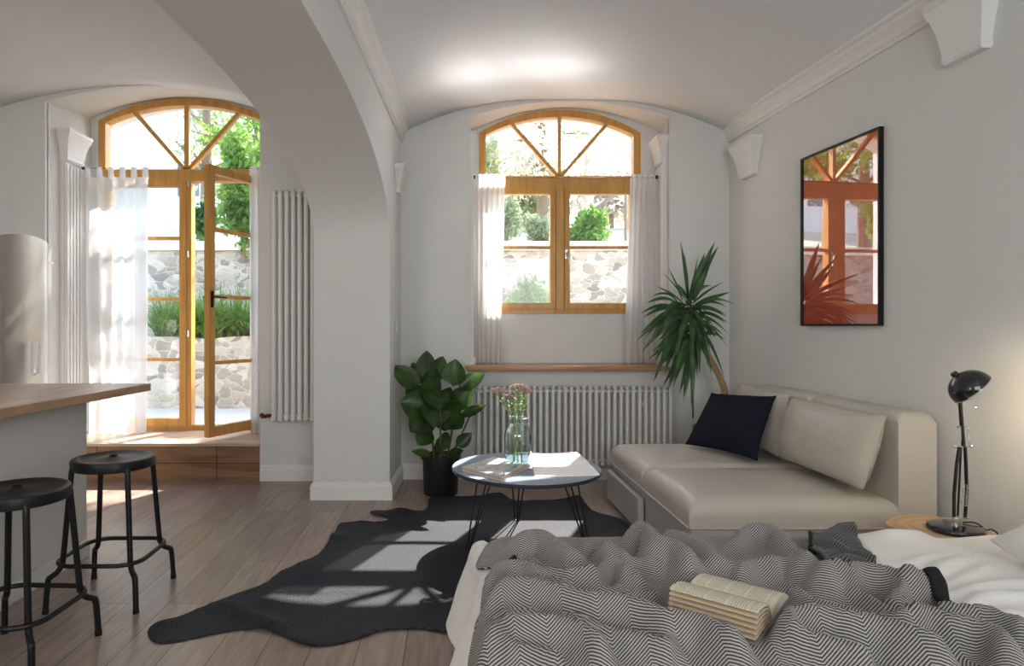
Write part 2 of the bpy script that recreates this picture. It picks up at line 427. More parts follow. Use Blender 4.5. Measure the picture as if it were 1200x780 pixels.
# baseboards and cornices
BP = [(0, 0), (.022, 0), (.022, .10), (.016, .112), (.016, .118), (.006, .13), (0, .13)]
def bb(name, path, side=1): return struct(name, sweep(path, BP, side), TRIM, angle=25)
bb('baseboard_pillar', [(-1.04, 5.37), (-1.04, 4.8), (XL(4.8), 4.8), (XL(5.45), 5.45), (XR(5.45), 5.45), (XR(-1.8), -1.8)], -1)
bb('baseboard_back_left', [(-1.615, 5.39), (-1.06, 5.39)], -1)
CP = [(0, 2.865), (.018, 2.865), (.018, 2.885), (.030, 2.892), (.030, 2.925), (.045, 2.945), (.060, 2.955), (.060, 2.972), (.085, 2.985), (.085, 3.01), (0, 3.01)]
struct('trim_1', sweep([(XR(5.45), 5.45), (XR(-1.8), -1.8)], CP, -1), TRIM, angle=25)
struct('trim_2', sweep([(XL(-1.8), -1.8), (XL(5.45), 5.45)], CP, -1), TRIM, angle=25)

def capital(name, o, wt, wb, h, dt, db, ax, out, z1, fluted=None):
    """pilaster head: o = XY centre on the wall, ax = unit along wall, out = unit out of the wall"""
    bm = BM(); ax = Vector((*ax, 0)); out = Vector((*out, 0)); o = Vector((o[0], o[1], 0))
    prof = [(0, 1, 1), (-.10, 1, 1), (-.11, .93, .93), (-.17, .90, .86), (-.30, .62, .6), (-.5, .38, .36), (-.72, .18, .2), (-.86, .06, .1), (-.865, .12, .16), (-.95, .12, .16), (-1, 0, 0)]
    rings = []
    for z, k, kd in prof:
        hw = (wb+(wt-wb)*k)/2; dp = db+(dt-db)*kd
        rings.append([bm.verts.new(o+ax*s*hw+out*d+Vector((0, 0, z1+z*h))) for s, d in ((-1, -.01), (-1, dp), (1, dp), (1, -.01))])
    for a, b in zip(rings, rings[1:]):
        for k in range(4): bm.faces.new((a[k], a[(k+1) % 4], b[(k+1) % 4], b[k]))
    bm.faces.new(rings[0]); bm.faces.new(rings[-1][::-1])
    if fluted:
        zb, = fluted; z0 = z1-h
        n = 4; wd = wb; 
        def bx(a0, a1, d0, d1, za, zc):
            vs = [bm.verts.new(o+ax*a+out*d+Vector((0, 0, z))) for a in (a0, a1) for d in (d0, d1) for z in (za, zc)]
            for f in ((0,1,3,2),(4,6,7,5),(0,4,5,1),(2,3,7,6),(0,2,6,4),(1,5,7,3)): bm.faces.new([vs[i] for i in f])
        bx(-wd/2, wd/2, -.01, db*.55, zb, z0+.002)
        for i in range(n+1):
            c = -wd/2+wd*(i+.5)/(n+1); bx(c-wd*.055, c+wd*.055, db*.5, db*.98, zb+.06, z0-.03)
        bx(-wd/2-.01, wd/2+.01, -.01, db+.012, zb, zb+.06)
    return struct(name, bm, TRIM, angle=20)
tR = Vector((-.056, 1)).normalized(); nR = Vector((-1, -.056)).normalized()
capital('trim_3', (XR(5.1), 5.10), .36, .20, .29, .10, .045, tR, nR, 2.775)
capital('trim_4', (XR(3.07), 3.07), .34, .21, .31, .11, .05, tR, nR, 2.90)
tL = Vector((.051, 1)).normalized(); nL = Vector((1, -.051)).normalized()
capital('trim_5', (XL(5.2), 5.22), .32, .2, .22, .075, .03, tL, nL, 2.59)
capital('trim_6', (NX1, 5.61), .28, .18, .23, .10, .05, (0, 1), (-1, 0), 2.94, (.97,))
capital('trim_7', (NX0, 5.58), .22, .17, .25, .05, .03, (0, 1), (1, 0), 2.97, (.97,))
capital('trim_8', (-3.43, 5.72), .36, .24, .27, .12, .06, (0, 1), (1, 0), 3.02, (.32,))

# ------------------------------------------------------------------ windows
def frame_ring(x0, x1, zb, zs, za, t, y0, dy, tb=None, nar=24):
    tb = t if tb is None else tb
    inner = archpoly(x0+t, x1-t, zb+tb, zs-t*.25, za-t, nar)
    return polyholes(archpoly(x0, x1, zb, zs, za, nar), [inner], xz(y0), (0, dy, 0))
def rect_ring(bm, x0, x1, z0, z1, t, y0, y1, tb=None, M=None):
    tb = tb or t
    box(bm, x0, x0+t, y0, y1, z0, z1, M); box(bm, x1-t, x1, y0, y1, z0, z1, M)
    box(bm, x0+t, x1-t, y0, y1, z1-t, z1, M); box(bm, x0+t, x1-t, y0, y1, z0, z0+tb, M)
def bar(bm, p, q, wd, y0, y1):
    p = Vector((p[0], 0, p[1])); q = Vector((q[0], 0, q[1])); t = (q-p).normalized(); n = Vector((-t.z, 0, t.x))*wd/2
    vs = [bm.verts.new(v+Vector((0, y, 0))) for v in (p-n, p+n, q+n, q-n) for y in (y0, y1)]
    for f in ((0,1,3,2),(2,3,5,4),(4,5,7,6),(6,7,1,0),(0,2,4,6),(1,7,5,3)): bm.faces.new([vs[i] for i in f])
# main window
W1 = sempty('window_1')
yf = NY1-.01
o = obj('window_frame', frame_ring(WX0, WX1, WZB, WZS, WZA, .062, yf, .09, .05), PINE, W1, angle=30)
cx = (WX0+WX1)/2; TZ = 2.595
bm = B(WX0+.05, WX1-.05, yf-.015, yf+.09, TZ-.062, TZ+.045); box(bm, cx-.04, cx+.04, yf-.02, yf+.06, WZB+.04, TZ-.06)
obj('transom', bm, PINE, W1)
bm = BM(); zt = arch_z(cx, WX0, WX1, WZS, WZA)-.05
box(bm, cx-.014, cx+.014, yf+.01, yf+.06, TZ+.04, zt)
for s in (-1, 1):
    ex = cx+s*.43; bar(bm, (cx+s*.01, TZ+.045), (ex, arch_z(ex, WX0, WX1, WZS, WZA)-.05), .030, yf+.01, yf+.06)
obj('fanlight_muntins', bm, PINE, W1)
for s in (0, 1):
    a, b = (WX0+.05, cx-.035) if s == 0 else (cx+.035, WX1-.05)
    bm = BM(); rect_ring(bm, a, b, WZB+.045, TZ-.062, .052, yf-.02, yf+.05)
    box(bm, a+.05, b-.05, yf, yf+.035, 1.99, 2.018)
    sh = obj('sash', bm, PINE, W1)
bm = B(WX0+.03, WX1-.03, yf+.026, yf+.030, WZB+.03, TZ); 
obj('window_pane', bm, PANE, W1, smooth=False)
obj('window_pane', prism(archpoly(WX0+.03, WX1-.03, TZ, WZS-.02, WZA-.03), xz(yf+.04), (0, .004, 0)), PANE, W1, smooth=False)
bm = BM(); box(bm, cx+.045, cx+.067, yf-.028, yf-.018, 1.90, 1.98)
tube(bm, [(cx+.056, yf-.03, 1.955), (cx+.056, yf-.06, 1.955), (cx+.06, yf-.062, 1.94), (cx+.075, yf-.062, 1.85)], .0075, 8)
obj('window_handle', bm, CHROME, W1)
# interior sill board, unseen exterior metal sill shaped to bounce sun onto the ceiling
tag(modbevel(obj('window_sill', B(.12, 1.80, 5.28, 5.74, .93, .972), SILLW, smooth=False), .006), 'oak window sill board above the low radiator in the niche', 'window sill')['kind'] = 'structure'
OSILL = mat('sun_bounce_sill', (.90, .92, .95), .30, 1)
bm = B(WX0-.02, WX1+.02, NY1+.09, NY1+.42, WZB-.03, WZB+.040)
for v in bm.verts:
    if v.co.y > NY1+.3: v.co.z -= .33*math.tan(math.radians(4.5))
struct('trim_9', bm, OSILL, smooth=False)

# garden door
D1 = sempty('door_1')
y = DY-.02
bm = frame_ring(DX0, DX1, DZB, DZS, DZA, .065, y, .10, .05)
obj('door_frame', bm, PINE, D1, angle=30)
dc = -2.52; DT = 2.73
obj('transom', B(DX0+.05, DX1-.05, y-.02, y+.09, DT-.06, DT+.05), PINE, D1)
bm = BM(); zt = arch_z(dc, DX0, DX1, DZS, DZA)-.05
box(bm, dc-.022, dc+.022, y+.01, y+.06, DT+.04, zt)
for s in (-1, 1):
    ex = dc+s*.50; bar(bm, (dc+s*.01, DT+.05), (ex, arch_z(ex, DX0, DX1, DZS, DZA)-.05), .036, y+.01, y+.06)
obj('fanlight_muntins', bm, PINE, D1)
obj('window_pane', prism(archpoly(DX0+.03, DX1-.03, DT, DZS-.02, DZA-.03), xz(y+.04), (0, .004, 0)), PANE, D1, smooth=False)
obj('centre_post', B(dc-.03, dc+.055, y-.015, y+.075, DZB+.03, DT-.05), PINE, D1)
# fixed leaf
bm = BM(); L0, L1 = DX0+.06, dc+.01; z0, z1 = DZB+.045, DT-.055
rect_ring(bm, L0, L1, z0, z1, .062, y-.03, y+.035, .075)
for zz in (.985, 1.555, 2.13): box(bm, L0+.06, L1-.06, y-.012, y+.02, zz-.016, zz+.016)
lf = obj('door_leaf', bm, PINE, D1)
obj('window_pane', B(L0+.03, L1-.03, y+.002, y+.006, z0+.03, z1-.03), PANE, lf, smooth=False)
# open leaf, hinged at the right, swung into the room
hinge = Vector((-1.79, DY-.05)); free = Vector((-2.085, 5.43)); v = free-hinge; Lw = v.length; ang = math.atan2(v.y, v.x)
M = Matrix.Translation((hinge.x, hinge.y, 0)) @ Matrix.Rotation(ang, 4, 'Z')
bm = BM(); rect_ring(bm, 0, Lw, z0, z1, .066, -.028, .028, .085, M)
for zz in (.985, 1.555, 2.13): box(bm, .06, Lw-.06, -.014, .014, zz-.016, zz+.016, M)
lf = obj('door_leaf', bm, PINE, D1)
obj('window_pane', B(.03, Lw-.03, -.002, .002, z0+.03, z1-.03, M), PANE, lf, smooth=False)
bm = BM(); box(bm, Lw-.045, Lw-.02, -.036, .036, 1.46, 1.60, M)
for s in (-1, 1):
    tube(bm, [M @ Vector(p) for p in ((Lw-.033, s*.03, 1.55), (Lw-.033, s*.07, 1.55), (Lw-.05, s*.075, 1.55), (Lw-.15, s*.072, 1.545))], .008, 8)
obj('door_handle', bm, BLACK, lf)
# hinges on the centre post
for zz in (2.62, 1.95, 1.2):
    bm = BM(); tube(bm, [(dc+.028, y-.02, zz), (dc+.028, y-.02, zz+.06)], .008, 8); obj('hinge', bm, CHROME, D1)

# step platform before the door
st = thing('door_step', 'brown wood-clad step platform below the arched garden door', 'step')
bm = B(-3.43, -1.615, 5.40, 6.06, 0.0, .288)
obj('riser', bm, STEPW, st)
modbevel(obj('tread', B(-3.425, -1.625, 5.375, 6.06, .289, .315), wood_mat('pale_tread', (.45, .33, .23), (.66, .52, .40), 0, .3), st), .004)
bm = B(-1.99, -1.985, 5.397, 5.401, .0, .287); box(bm, -3.0, -2.995, 5.397, 5.401, .14, .287); box(bm, -3.42, -1.62, 5.397, 5.401, .142, .146)
obj('seam', bm, mat('seam_shadow_gap', (.06, .035, .02), .9), st)

# ------------------------------------------------------------------ exterior
struct('ground', B(-9, 8, 6.2, 8.5, .12, .22), PAVE, smooth=False)
def rough_wall(name, x0, x1, y0, y1, z0, z1, label, cope=None):
    bm = BM(); nx = int((x1-x0)/.12); nz = max(3, int((z1-z0)/.12)); V = []
    for i in range(nx+1):
        row = []
        for j in range(nz+1):
            p = Vector((x0+(x1-x0)*i/nx, y0, z0+(z1-z0)*j/nz)); row.append(bm.verts.new(p+Vector((0, .05*noise.noise(p*3), .03*noise.noise(p*2+Vector((5, 0, 0))) if j == nz else 0))))
        V.append(row)
    for i in range(nx):
        for j in range(nz): bm.faces.new((V[i][j], V[i+1][j], V[i+1][j+1], V[i][j+1]))
    ed = [e for e in bm.edges if e.is_boundary]; r = bmesh.ops.extrude_edge_only(bm, edges=ed)
    for g in r['geom']:
        if isinstance(g, bmesh.types.BMVert): g.co.y = y1
    root = thing(name, label, 'garden wall')
    obj('stonework', bm, STONE, root)
    if cope: obj('coping', B(x0, x1, y0-.06, y1+.04, z1-.01, z1+cope), mat('sandstone_coping', (.78, .72, .60), .9, var=.12, vscale=2), root)
    return root
rough_wall('retaining_wall', -9, 8, 8.4, 8.8, .15, 1.15, 'low rubble stone retaining wall outside the garden door')
rough_wall('terrace_wall', -9, 8, 9.4, 9.8, 1.0, 2.42, 'taller pale stone terrace wall behind the planting', .12)
struct('ground.001', B(-9, 8, 8.75, 9.5, 1.0, 1.12), mat('garden_soil', (.25, .19, .12), .95), smooth=False)
bm = BM(); V = [bm.verts.new(p) for p in ((-14, 9.7, 2.4), (14, 9.7, 2.4), (14, 20, 5.0), (-14, 20, 5.0))]; bm.faces.new(V)
struct('ground.002', bm, mat('garden_slope', (.62, .58, .44), .95, var=.35, vscale=1.2), smooth=False)

def leaves(bm, c, rad, n, size, slim=.4, shell=.35, seed=0, up=.2):
    R = random.Random(seed); c = Vector(c)
    for _ in range(n):
        d = Vector((R.gauss(0, 1), R.gauss(0, 1), R.gauss(0, 1))).normalized(); k = (shell+(1-shell)*R.random())
        p = c+Vector((d.x*rad[0], d.y*rad[1], d.z*rad[2]))*k
        a = Vector((R.gauss(0, 1), R.gauss(0, 1), R.gauss(0, 1)+up)).normalized(); b = a.cross(Vector((R.gauss(0, 1), R.gauss(0, 1), R.gauss(0, 1)))).normalized()
        s = size*(.6+.8*R.random()); nn = a.cross(b)*s*.12
        vs = [bm.verts.new(q) for q in (p-a*s*.5, p+b*s*slim*.5+nn, p+a*s*.5, p-b*s*slim*.5+nn)]; bm.faces.new(vs)
def shrub(name, label, c, rad, n, size, m, slim=.4, seed=1, group=None, trunk=None, cat='shrub'):
    root = thing(name, label, cat, (c[0], c[1], trunk if trunk is not None else c[2]-rad[2]), 0, group)
    bm = BM(); off = -root.location
    for k in range(7):
        R = random.Random(seed*31+k); cc = Vector(c)+Vector((R.uniform(-.5, .5)*rad[0], R.uniform(-.4, .4)*rad[1], R.uniform(-.45, .5)*rad[2]))+off
        leaves(bm, cc, [r*.6 for r in rad], n//7, size, slim, .3, seed*7+k)
    obj('foliage', bm, m, root, smooth=False)
    bm = BM(); zb = 0; top = Vector(c)+off
    for k in range(4):
        R = random.Random(seed*11+k); q = top+Vector((R.uniform(-.6, .6)*rad[0], R.uniform(-.3, .3)*rad[1], R.uniform(0, .6)*rad[2]))
        tube(bm, [(0, 0, -.05), (q.x*.2, q.y*.2, q.z*.5), q], [.03, .022, .006], 6)
    obj('stem', bm, BARK, root)
    return root
def bladeplant(name, label, c, n, L, m, seed):
    root = thing(name, label, 'plant', c); bm = BM(); R = random.Random(seed)
    for _ in range(n):
        a = R.uniform(0, 2*PI); tilt = R.uniform(.1, 1.0); l = L*R.uniform(.6, 1.1); d = Vector((math.cos(a), math.sin(a), 0)); w_ = d.cross(Vector((0, 0, 1)))*.014
        o = Vector((R.uniform(-.12, .12), R.uniform(-.08, .08), 0)); pr = None
        for s in range(6):
            t = s/5; p = o+d*l*t*math.sin(tilt)*(.5+t*.7)+Vector((0, 0, l*(t*math.cos(tilt*.6)-.75*t*t*tilt))); ww = w_*(1-t*.9)
            cur = (bm.verts.new(p-ww), bm.verts.new(p+ww))
            if pr: bm.faces.new((pr[0], pr[1], cur[1], cur[0]))
            pr = cur
    obj('foliage', bm, m, root, smooth=False)
    bm = BM(); lathe(bm, [(0, -.05), (.09, -.05), (.07, .08), (0, .1)], n=8); obj('crown', bm, GRN3, root)
    return root
k = 0
for x, lab in ((-3.95, 'leftmost arching green blade plant on the low garden wall'), (-3.6, 'arching blade plant behind the curtain edge of the fixed door leaf'), (-3.25, 'green blade plant spilling over the wall at the door centre'),
               (-2.95, 'bushiest arching blade plant seen through the open door leaf'), (-2.6, 'rightmost arching blade plant over the low garden wall')):
    bladeplant('blade_plant', lab, (x, 8.80+.06*math.sin(k*3), 1.12), 320, .85, GRN1, 50+k); k += 1
shrub('bush', 'light green leafy bush low behind the left window sash', (1.0, 9.0, 1.58), (.42, .25, .42), 1500, .10, GRN1, .35, 3)
shrub('bush', 'small round yellow-green bush at the left of the main window', (.85, 10.1, 2.98), (.24, .3, .42), 1200, .09, GRN2, .4, 4)
shrub('bush', 'bright green bush on the terrace wall in the right sash', (2.15, 10.1, 2.85), (.5, .4, .36), 1800, .10, GRN1, .4, 5)
shrub('bush', 'grey-green bush between the two sashes of the main window', (1.45, 10.6, 2.9), (.35, .4, .3), 1100, .10, GRN2, .4, 6)
shrub('climbing_shrub', 'sunlit lime green climber seen above the open door leaf', (-3.05, 9.35, 3.3), (.42, .3, 1.0), 2800, .12, GRN1, .6, 7)
shrub('climbing_shrub', 'small leafy green climber beside the door centre post', (-3.95, 10.2, 2.9), (.3, .3, .45), 900, .10, GRN3, .6, 8)
def tree(label, x, yy, h, m, bark, n, size, seed, rad=1.4, lean=0):
    z0 = 2.4+(yy-9.7)*.25; root = thing('garden_tree', label, 'tree', (x, yy, z0-.1)); R = random.Random(seed)
    bm = BM(); fol = BM(); pts = [Vector((lean*t*t, 0, h*t)) for t in (0, .25, .5, .75, 1)]
    tube(bm, pts, [.13, .11, .085, .06, .02], 8)
    for b in range(16):
        t = .2+.75*R.random(); p = Vector((lean*t*t, 0, h*t)); a = R.uniform(0, 2*PI); l = rad*R.uniform(.5, 1)
        q = p+Vector((math.cos(a)*l, math.sin(a)*l*.6, l*R.uniform(.1, .7))); mid = (p+q)/2+Vector((R.uniform(-.1, .1), 0, .12))
        tube(bm, [p, mid, q], [.035, .02, .006], 5)
        leaves(fol, (mid+q)/2, (.5, .4, .4), n//16, size, .45, .1, seed*20+b)
        for s in range(3):
            r2 = q.lerp(mid, R.random()); tube(bm, [r2, r2+Vector((R.uniform(-.4, .4), R.uniform(-.3, .3), R.uniform(-.1, .4)))], [.01, .003], 4)
    obj('trunk', bm, bark, root); obj('foliage', fol, m, root, smooth=False); return root
tree('pale dry-leaved tree filling the left of the main fanlight', .75, 11.6, 3.4, DRYL, PALEBARK, 1500, .10, 1)
tree('bare pale tree with thick trunk right of the fanlight centre', 2.35, 11.3, 3.3, DRYL, PALEBARK, 1100, .10, 2, 1.3, .35)
tree('green-leaved tree beside the mullion beyond the terrace', 1.75, 12.4, 3.4, GRN2, BARK, 1500, .11, 3, 1.1)
tree('leafy tree seen in the right part of the door fanlight', -4.3, 11.2, 3.5, GRN2, BARK, 2000, .11, 4, 1.2)
tree('bright green tree behind the open garden door leaf', -3.3, 10.9, 3.3, GRN1, BARK, 2600, .12, 5, 1.2)
tree('tallest garden tree, out of view, added on the slope to shade the garden door', -.6, 10.9, 6.6, GRN2, BARK, 9000, .17, 9, 2.0)  # unseen tree added to keep direct sun off the door curtain
tree('pale tree far beyond the terrace at the right window edge', 3.7, 13.2, 3.2, DRYL, PALEBARK, 1200, .11, 6)
for k, (x, lab) in enumerate(((-.6, 'left stretch of pale hedge far beyond the main window'), (1.4, 'middle stretch of pale hedge far beyond the main window'), (3.4, 'right stretch of pale hedge far beyond the main window'))):
    shrub('hedge', lab, (x, 13.6, 4.1), (1.15, .5, .9), 2600, .16, DRYL if k != 1 else GRN2, .45, 60+k)
# neighbouring house behind the garden
hs = thing('house', 'pale rendered neighbouring house beyond the garden', 'building', (-5.2, 14.5, 3.0))
HP = mat('pale_render', (.85, .80, .72), .9)
bm = polyholes([(-2.6, -1), (2.1, -1), (2.1, 5), (-2.6, 5)], [[(-1.1, 1.2), (-.5, 1.2), (-.5, 2.1), (-1.1, 2.1)], [(.6, 1.2), (1.2, 1.2), (1.2, 2.3), (.6, 2.3)]], xz(0), (0, 3, 0))
obj('house_wall', bm, HP, hs, smooth=False)
for a in (-1.1, .6):
    bm = BM(); rect_ring(bm, a, a+.6, 1.2, 2.1 if a < 0 else 2.3, .05, .05, .1); f = obj('house_window', bm, TRIM, hs)
    obj('pane', B(a, a+.6, .08, .09, 1.2, 2.1 if a < 0 else 2.3), mat('dark_glass', (.12, .13, .14), .1), f, smooth=False)
obj('roof', prism([(-2.9, 4.9), (2.4, 4.9), (-.25, 6.6)], xz(-.2), (0, 3.4, 0)), mat('roof_tile', (.35, .18, .12), .8), hs, smooth=False)
gp = thing('stair_rail', 'sloping dark stair rail on posts beyond the right sash', 'railing', (2.5, 10.2, 2.5))
bm = BM(); tube(bm, [(-.35, 0, .55), (.35, .2, 1.1)], .035, 6); obj('handrail', bm, BARK, gp)
for a, h_ in ((-.3, .62), (.3, 1.12)):
    bm = BM(); tube(bm, [(a, .05+a*.28, -.1), (a, .05+a*.28, h_)], .025, 6); obj('post', bm, BARK, gp)

# ------------------------------------------------------------------ radiators
def radiator(label, x0, x1, n, y, z0, z1, depth, r, vert=False):
    root = thing('radiator', label, 'radiator', ((x0+x1)/2, y, z0))
    h = z1-z0; wd = x1-x0; st_ = wd/n
    def col():
        bm = BM()
        for d in ((-depth/2, depth/2) if not vert else (-depth/2, depth/2)):
            tube(bm, [(0, d, .03), (0, d, h-.03)], r, 10)
        for zz in ((.028, h-.028) if not vert else (.03, h-.03)):
            tube(bm, [(0, -depth/2-r*.6, zz), (0, -depth/2, zz+(.012 if zz > .1 else -.012)), (0, depth/2, zz+(.012 if zz > .1 else -.012)), (0, depth/2+r*.6, zz)], r*1.15, 8)
        return bm
    c0 = obj('column', col(), RAD, root); c0.location = (-wd/2+st_/2, 0, 0)
    for i in range(1, n):
        c = c0.copy(); COL.objects.link(c); c.parent = root; c.location = (-wd/2+st_*(i+.5), 0, 0)
    for zz in (.045, h-.045):
        bm = BM(); tube(bm, [(-wd/2, 0, zz), (wd/2, 0, zz)], .014, 8); obj('header_pipe', bm, RAD, root)
    for a in (-wd*.35, wd*.35):
        bm = B(a-.012, a+.012, 0, .07, h*.75, h*.75+.03); obj('wall_bracket', bm, RAD, root)
    return root
rw = radiator('long low white column radiator under the window sill', .195, 1.845, 32, 5.365, .13, .80, .07, .0145)
bm = BM(); tube(bm, [(.83, 0, .06), (.87, 0, .06), (.87, 0, -.13)], .009, 8); obj('valve_pipe', bm, CHROME, rw)
rv = radiator('tall narrow white column radiator beside the garden door', -1.50, -1.075, 8, 5.31, .51, 2.43, .06, .0185, True)
bm = BM(); tube(bm, [(-.2, 0, .05), (-.26, 0, .045)], .014, 8); tube(bm, [(-.255, -.03, .045), (-.255, .03, .045)], .016, 10); tube(bm, [(-.275, -.028, .045), (-.275, -.06, .06)], .02, 10)
obj('valve', bm, mat('bronze', (.16, .07, .035), .35, .8), rv)
bm = BM(); box(bm, -.010, .0, -.04, .04, -.055, .055); box(bm, -.014, -.008, -.025, .025, -.032, .032)
sw = obj('light_switch', bm, TRIM); modbevel(sw, .002); sw.location = (XL(5.12)+.012, 5.12, 1.30)
tag(sw, 'small white light switch on the side face of the pillar', 'light switch')

# ------------------------------------------------------------------ curtains
def curtain_bm(x0t, x1t, x0b, x1b, z0, z1, y, npl, amp, seed, nx=110, nz=50, tabs=0, edge=.0):
    bm = BM(); R = random.Random(seed); V = []
    for j in range(nz+1):
        t = j/nz; z = z1+(z0-z1)*t; a = x0t+(x0b-x0t)*t**.8; b = x1t+(x1b-x1t)*t**.8; row = []
        for i in range(nx+1):
            u = i/nx; ph = 2*PI*npl*u+1.2*noise.noise(Vector((u*3, t*1.2, seed)))*2
            am = amp*(.55+.6*t+.5*noise.noise(Vector((u*4, t*2, seed+9))))
            yy = y+am*math.sin(ph)+amp*.4*noise.noise(Vector((u*9, t*3, seed+4)))
            xx = a+(b-a)*u+am*.35*math.cos(ph)
            row.append(bm.verts.new((xx, yy, z+(.006*math.sin(ph) if j == nz else 0))))
        V.append(row)
    for j in range(nz):
        for i in range(nx): bm.faces.new((V[j][i], V[j][i+1], V[j+1][i+1], V[j+1][i]))
    return bm
def wire(name, label, x0, x1, y, z, hooks):
    r = thing(name, label, 'curtain rod', (x0, y, z)); bm = BM(); tube(bm, [(0, 0, 0), (x1-x0, 0, 0)], .0025, 8); obj('rod', bm, BLACK, r)
    for hx in hooks:
        bm = BM(); tube(bm, [(hx-x0, .03, 0), (hx-x0, -.012, 0)], .009, 8); tube(bm, [(hx-x0, -.012, -.014), (hx-x0, -.012, .014)], .011, 8); obj('finial', bm, BLACK, r)
    return r
wire('curtain_rod', 'thin dark curtain wire across the main window', 0.17, 1.835, 5.60, 2.600, (.19, 1.785))
wire('curtain_rod', 'thin dark curtain wire across the garden door', -3.40, -1.64, 5.86, 2.745, (-3.375, -1.66))
c = obj('curtain', curtain_bm(.165, .47, .17, .43, .985, 2.628, 5.60, 6.5, .020, 1), CURT)
tag(c, 'left white curtain bunched at the main window', 'curtain')
c = obj('curtain', curtain_bm(1.555, 1.80, 1.50, 1.80, .985, 2.628, 5.60, 5.5, .020, 2), CURT)
tag(c, 'right white curtain of the main window, hanging behind the yucca', 'curtain')
cr = thing('curtain', 'sheer bluish-white tab-top curtain left of the garden door', 'curtain', (0, 0, 0))
obj('cloth', curtain_bm(-3.38, -2.78, -3.36, -2.79, .322, 2.66, 5.86, 5.5, .032, 3, 140, 50), CURT2, cr)
for i in range(6):
    xx = -3.335+i*.105
    bm = BM(); n = 10; pr = None
    for k in range(n+1):
        a = PI*k/n; p = Vector((0, 5.86+.014*math.cos(a), 2.745+.012*math.sin(a))) if 0 < k < n else Vector((0, 5.86+(.014 if k == 0 else -.014), 2.655))
        if k in (0, n): p = Vector((0, 5.86+(.012 if k == 0 else -.012), 2.65))
        wv = .018 if k in range(1, n) else .026
        cur = (bm.verts.new((xx-wv, p.y, p.z)), bm.verts.new((xx+wv, p.y, p.z)))
        if pr: bm.faces.new((pr[0], pr[1], cur[1], cur[0]))
        pr = cur
    obj('tab', bm, CURT2, cr)
c = obj('curtain', curtain_bm(-1.86, -1.665, -1.86, -1.655, .325, 2.76, 5.86, 3.5, .022, 5, 60), CURT)
tag(c, 'narrow white curtain at the right edge of the garden door', 'curtain')

# ------------------------------------------------------------------ kitchen side
kc = thing('bar_counter', 'pale kitchen bar counter with overhanging butcher block top', 'counter')
obj('panel', B(-3.6, -2.08, .9, 3.64, 0, .905), mat('grey_white_panel', (.62, .61, .57), .6), kc, smooth=False)
obj('plinth_board', B(-2.078, -2.062, .9, 3.64, 0, .09), mat('plinth', (.70, .69, .66), .5), kc, smooth=False)
bm = prism([(-4.0, .8), (-2.03, .8), (-1.845, 3.92), (-4.0, 3.92)], lambda a, b: Vector((a, b, .906)), (0, 0, .044))
modbevel(obj('worktop', bm, COUNTERW, kc, smooth=False), .003)

fr = thing('refrigerator', 'brushed steel freestanding fridge with softly curved front', 'refrigerator', (-3.06, 4.60, 0), PI/2)
STEEL = mat('brushed_steel', (.58, .57, .55), .30, 1, bump=.02, bscale=200); WHB = mat('fridge_side', (.72, .72, .71), .4)
def fridge_poly(y0, y1, bulge, hw=.30, r=.05):
    pts = [(-hw, y1), (-hw, y0)]
    n = 16
    for k in range(n+1):
        u = -1+2*k/n; yy = y0-bulge*(1-u*u)**.5*.9; pts.append((u*hw, yy))
    pts += [(hw, y0), (hw, y1)]; out = []
    for p in pts:
        if not out or (Vector(out[-1])-Vector(p)).length > 1e-4: out.append(p)
    return out
bm = prism(fridge_poly(.06, .62, .001), lambda a, b: Vector((a, b, .02)), (0, 0, 1.87)); modbevel(obj('cabinet', bm, WHB, fr, smooth=False), .01)
for z0_, z1_ in ((.06, .72), (.73, 1.90)):
    bm = prism(fridge_poly(.055, .058, .10), lambda a, b: Vector((a, b, z0_)), (0, 0, z1_-z0_))
    if z1_ > 1.5:
        for v in bm.verts:
            if v.co.z > 1.5: v.co.z = 1.885+.07*max(0, (-v.co.y+.058)/.1)
    d = obj('fridge_door', bm, STEEL, fr, angle=45)
bm = BM(); tube(bm, [(-.05, -.085, .96), (-.05, -.115, .97), (-.05, -.118, 1.17), (-.05, -.085, 1.18)], .012, 8); box(bm, -.09, -.01, -.09, -.075, .95, 1.19)
obj('handle', bm, TRIM, fr)
bm = B(.14, .20, -.078, -.068, 1.765, 1.775); obj('badge', bm, CHROME, fr)

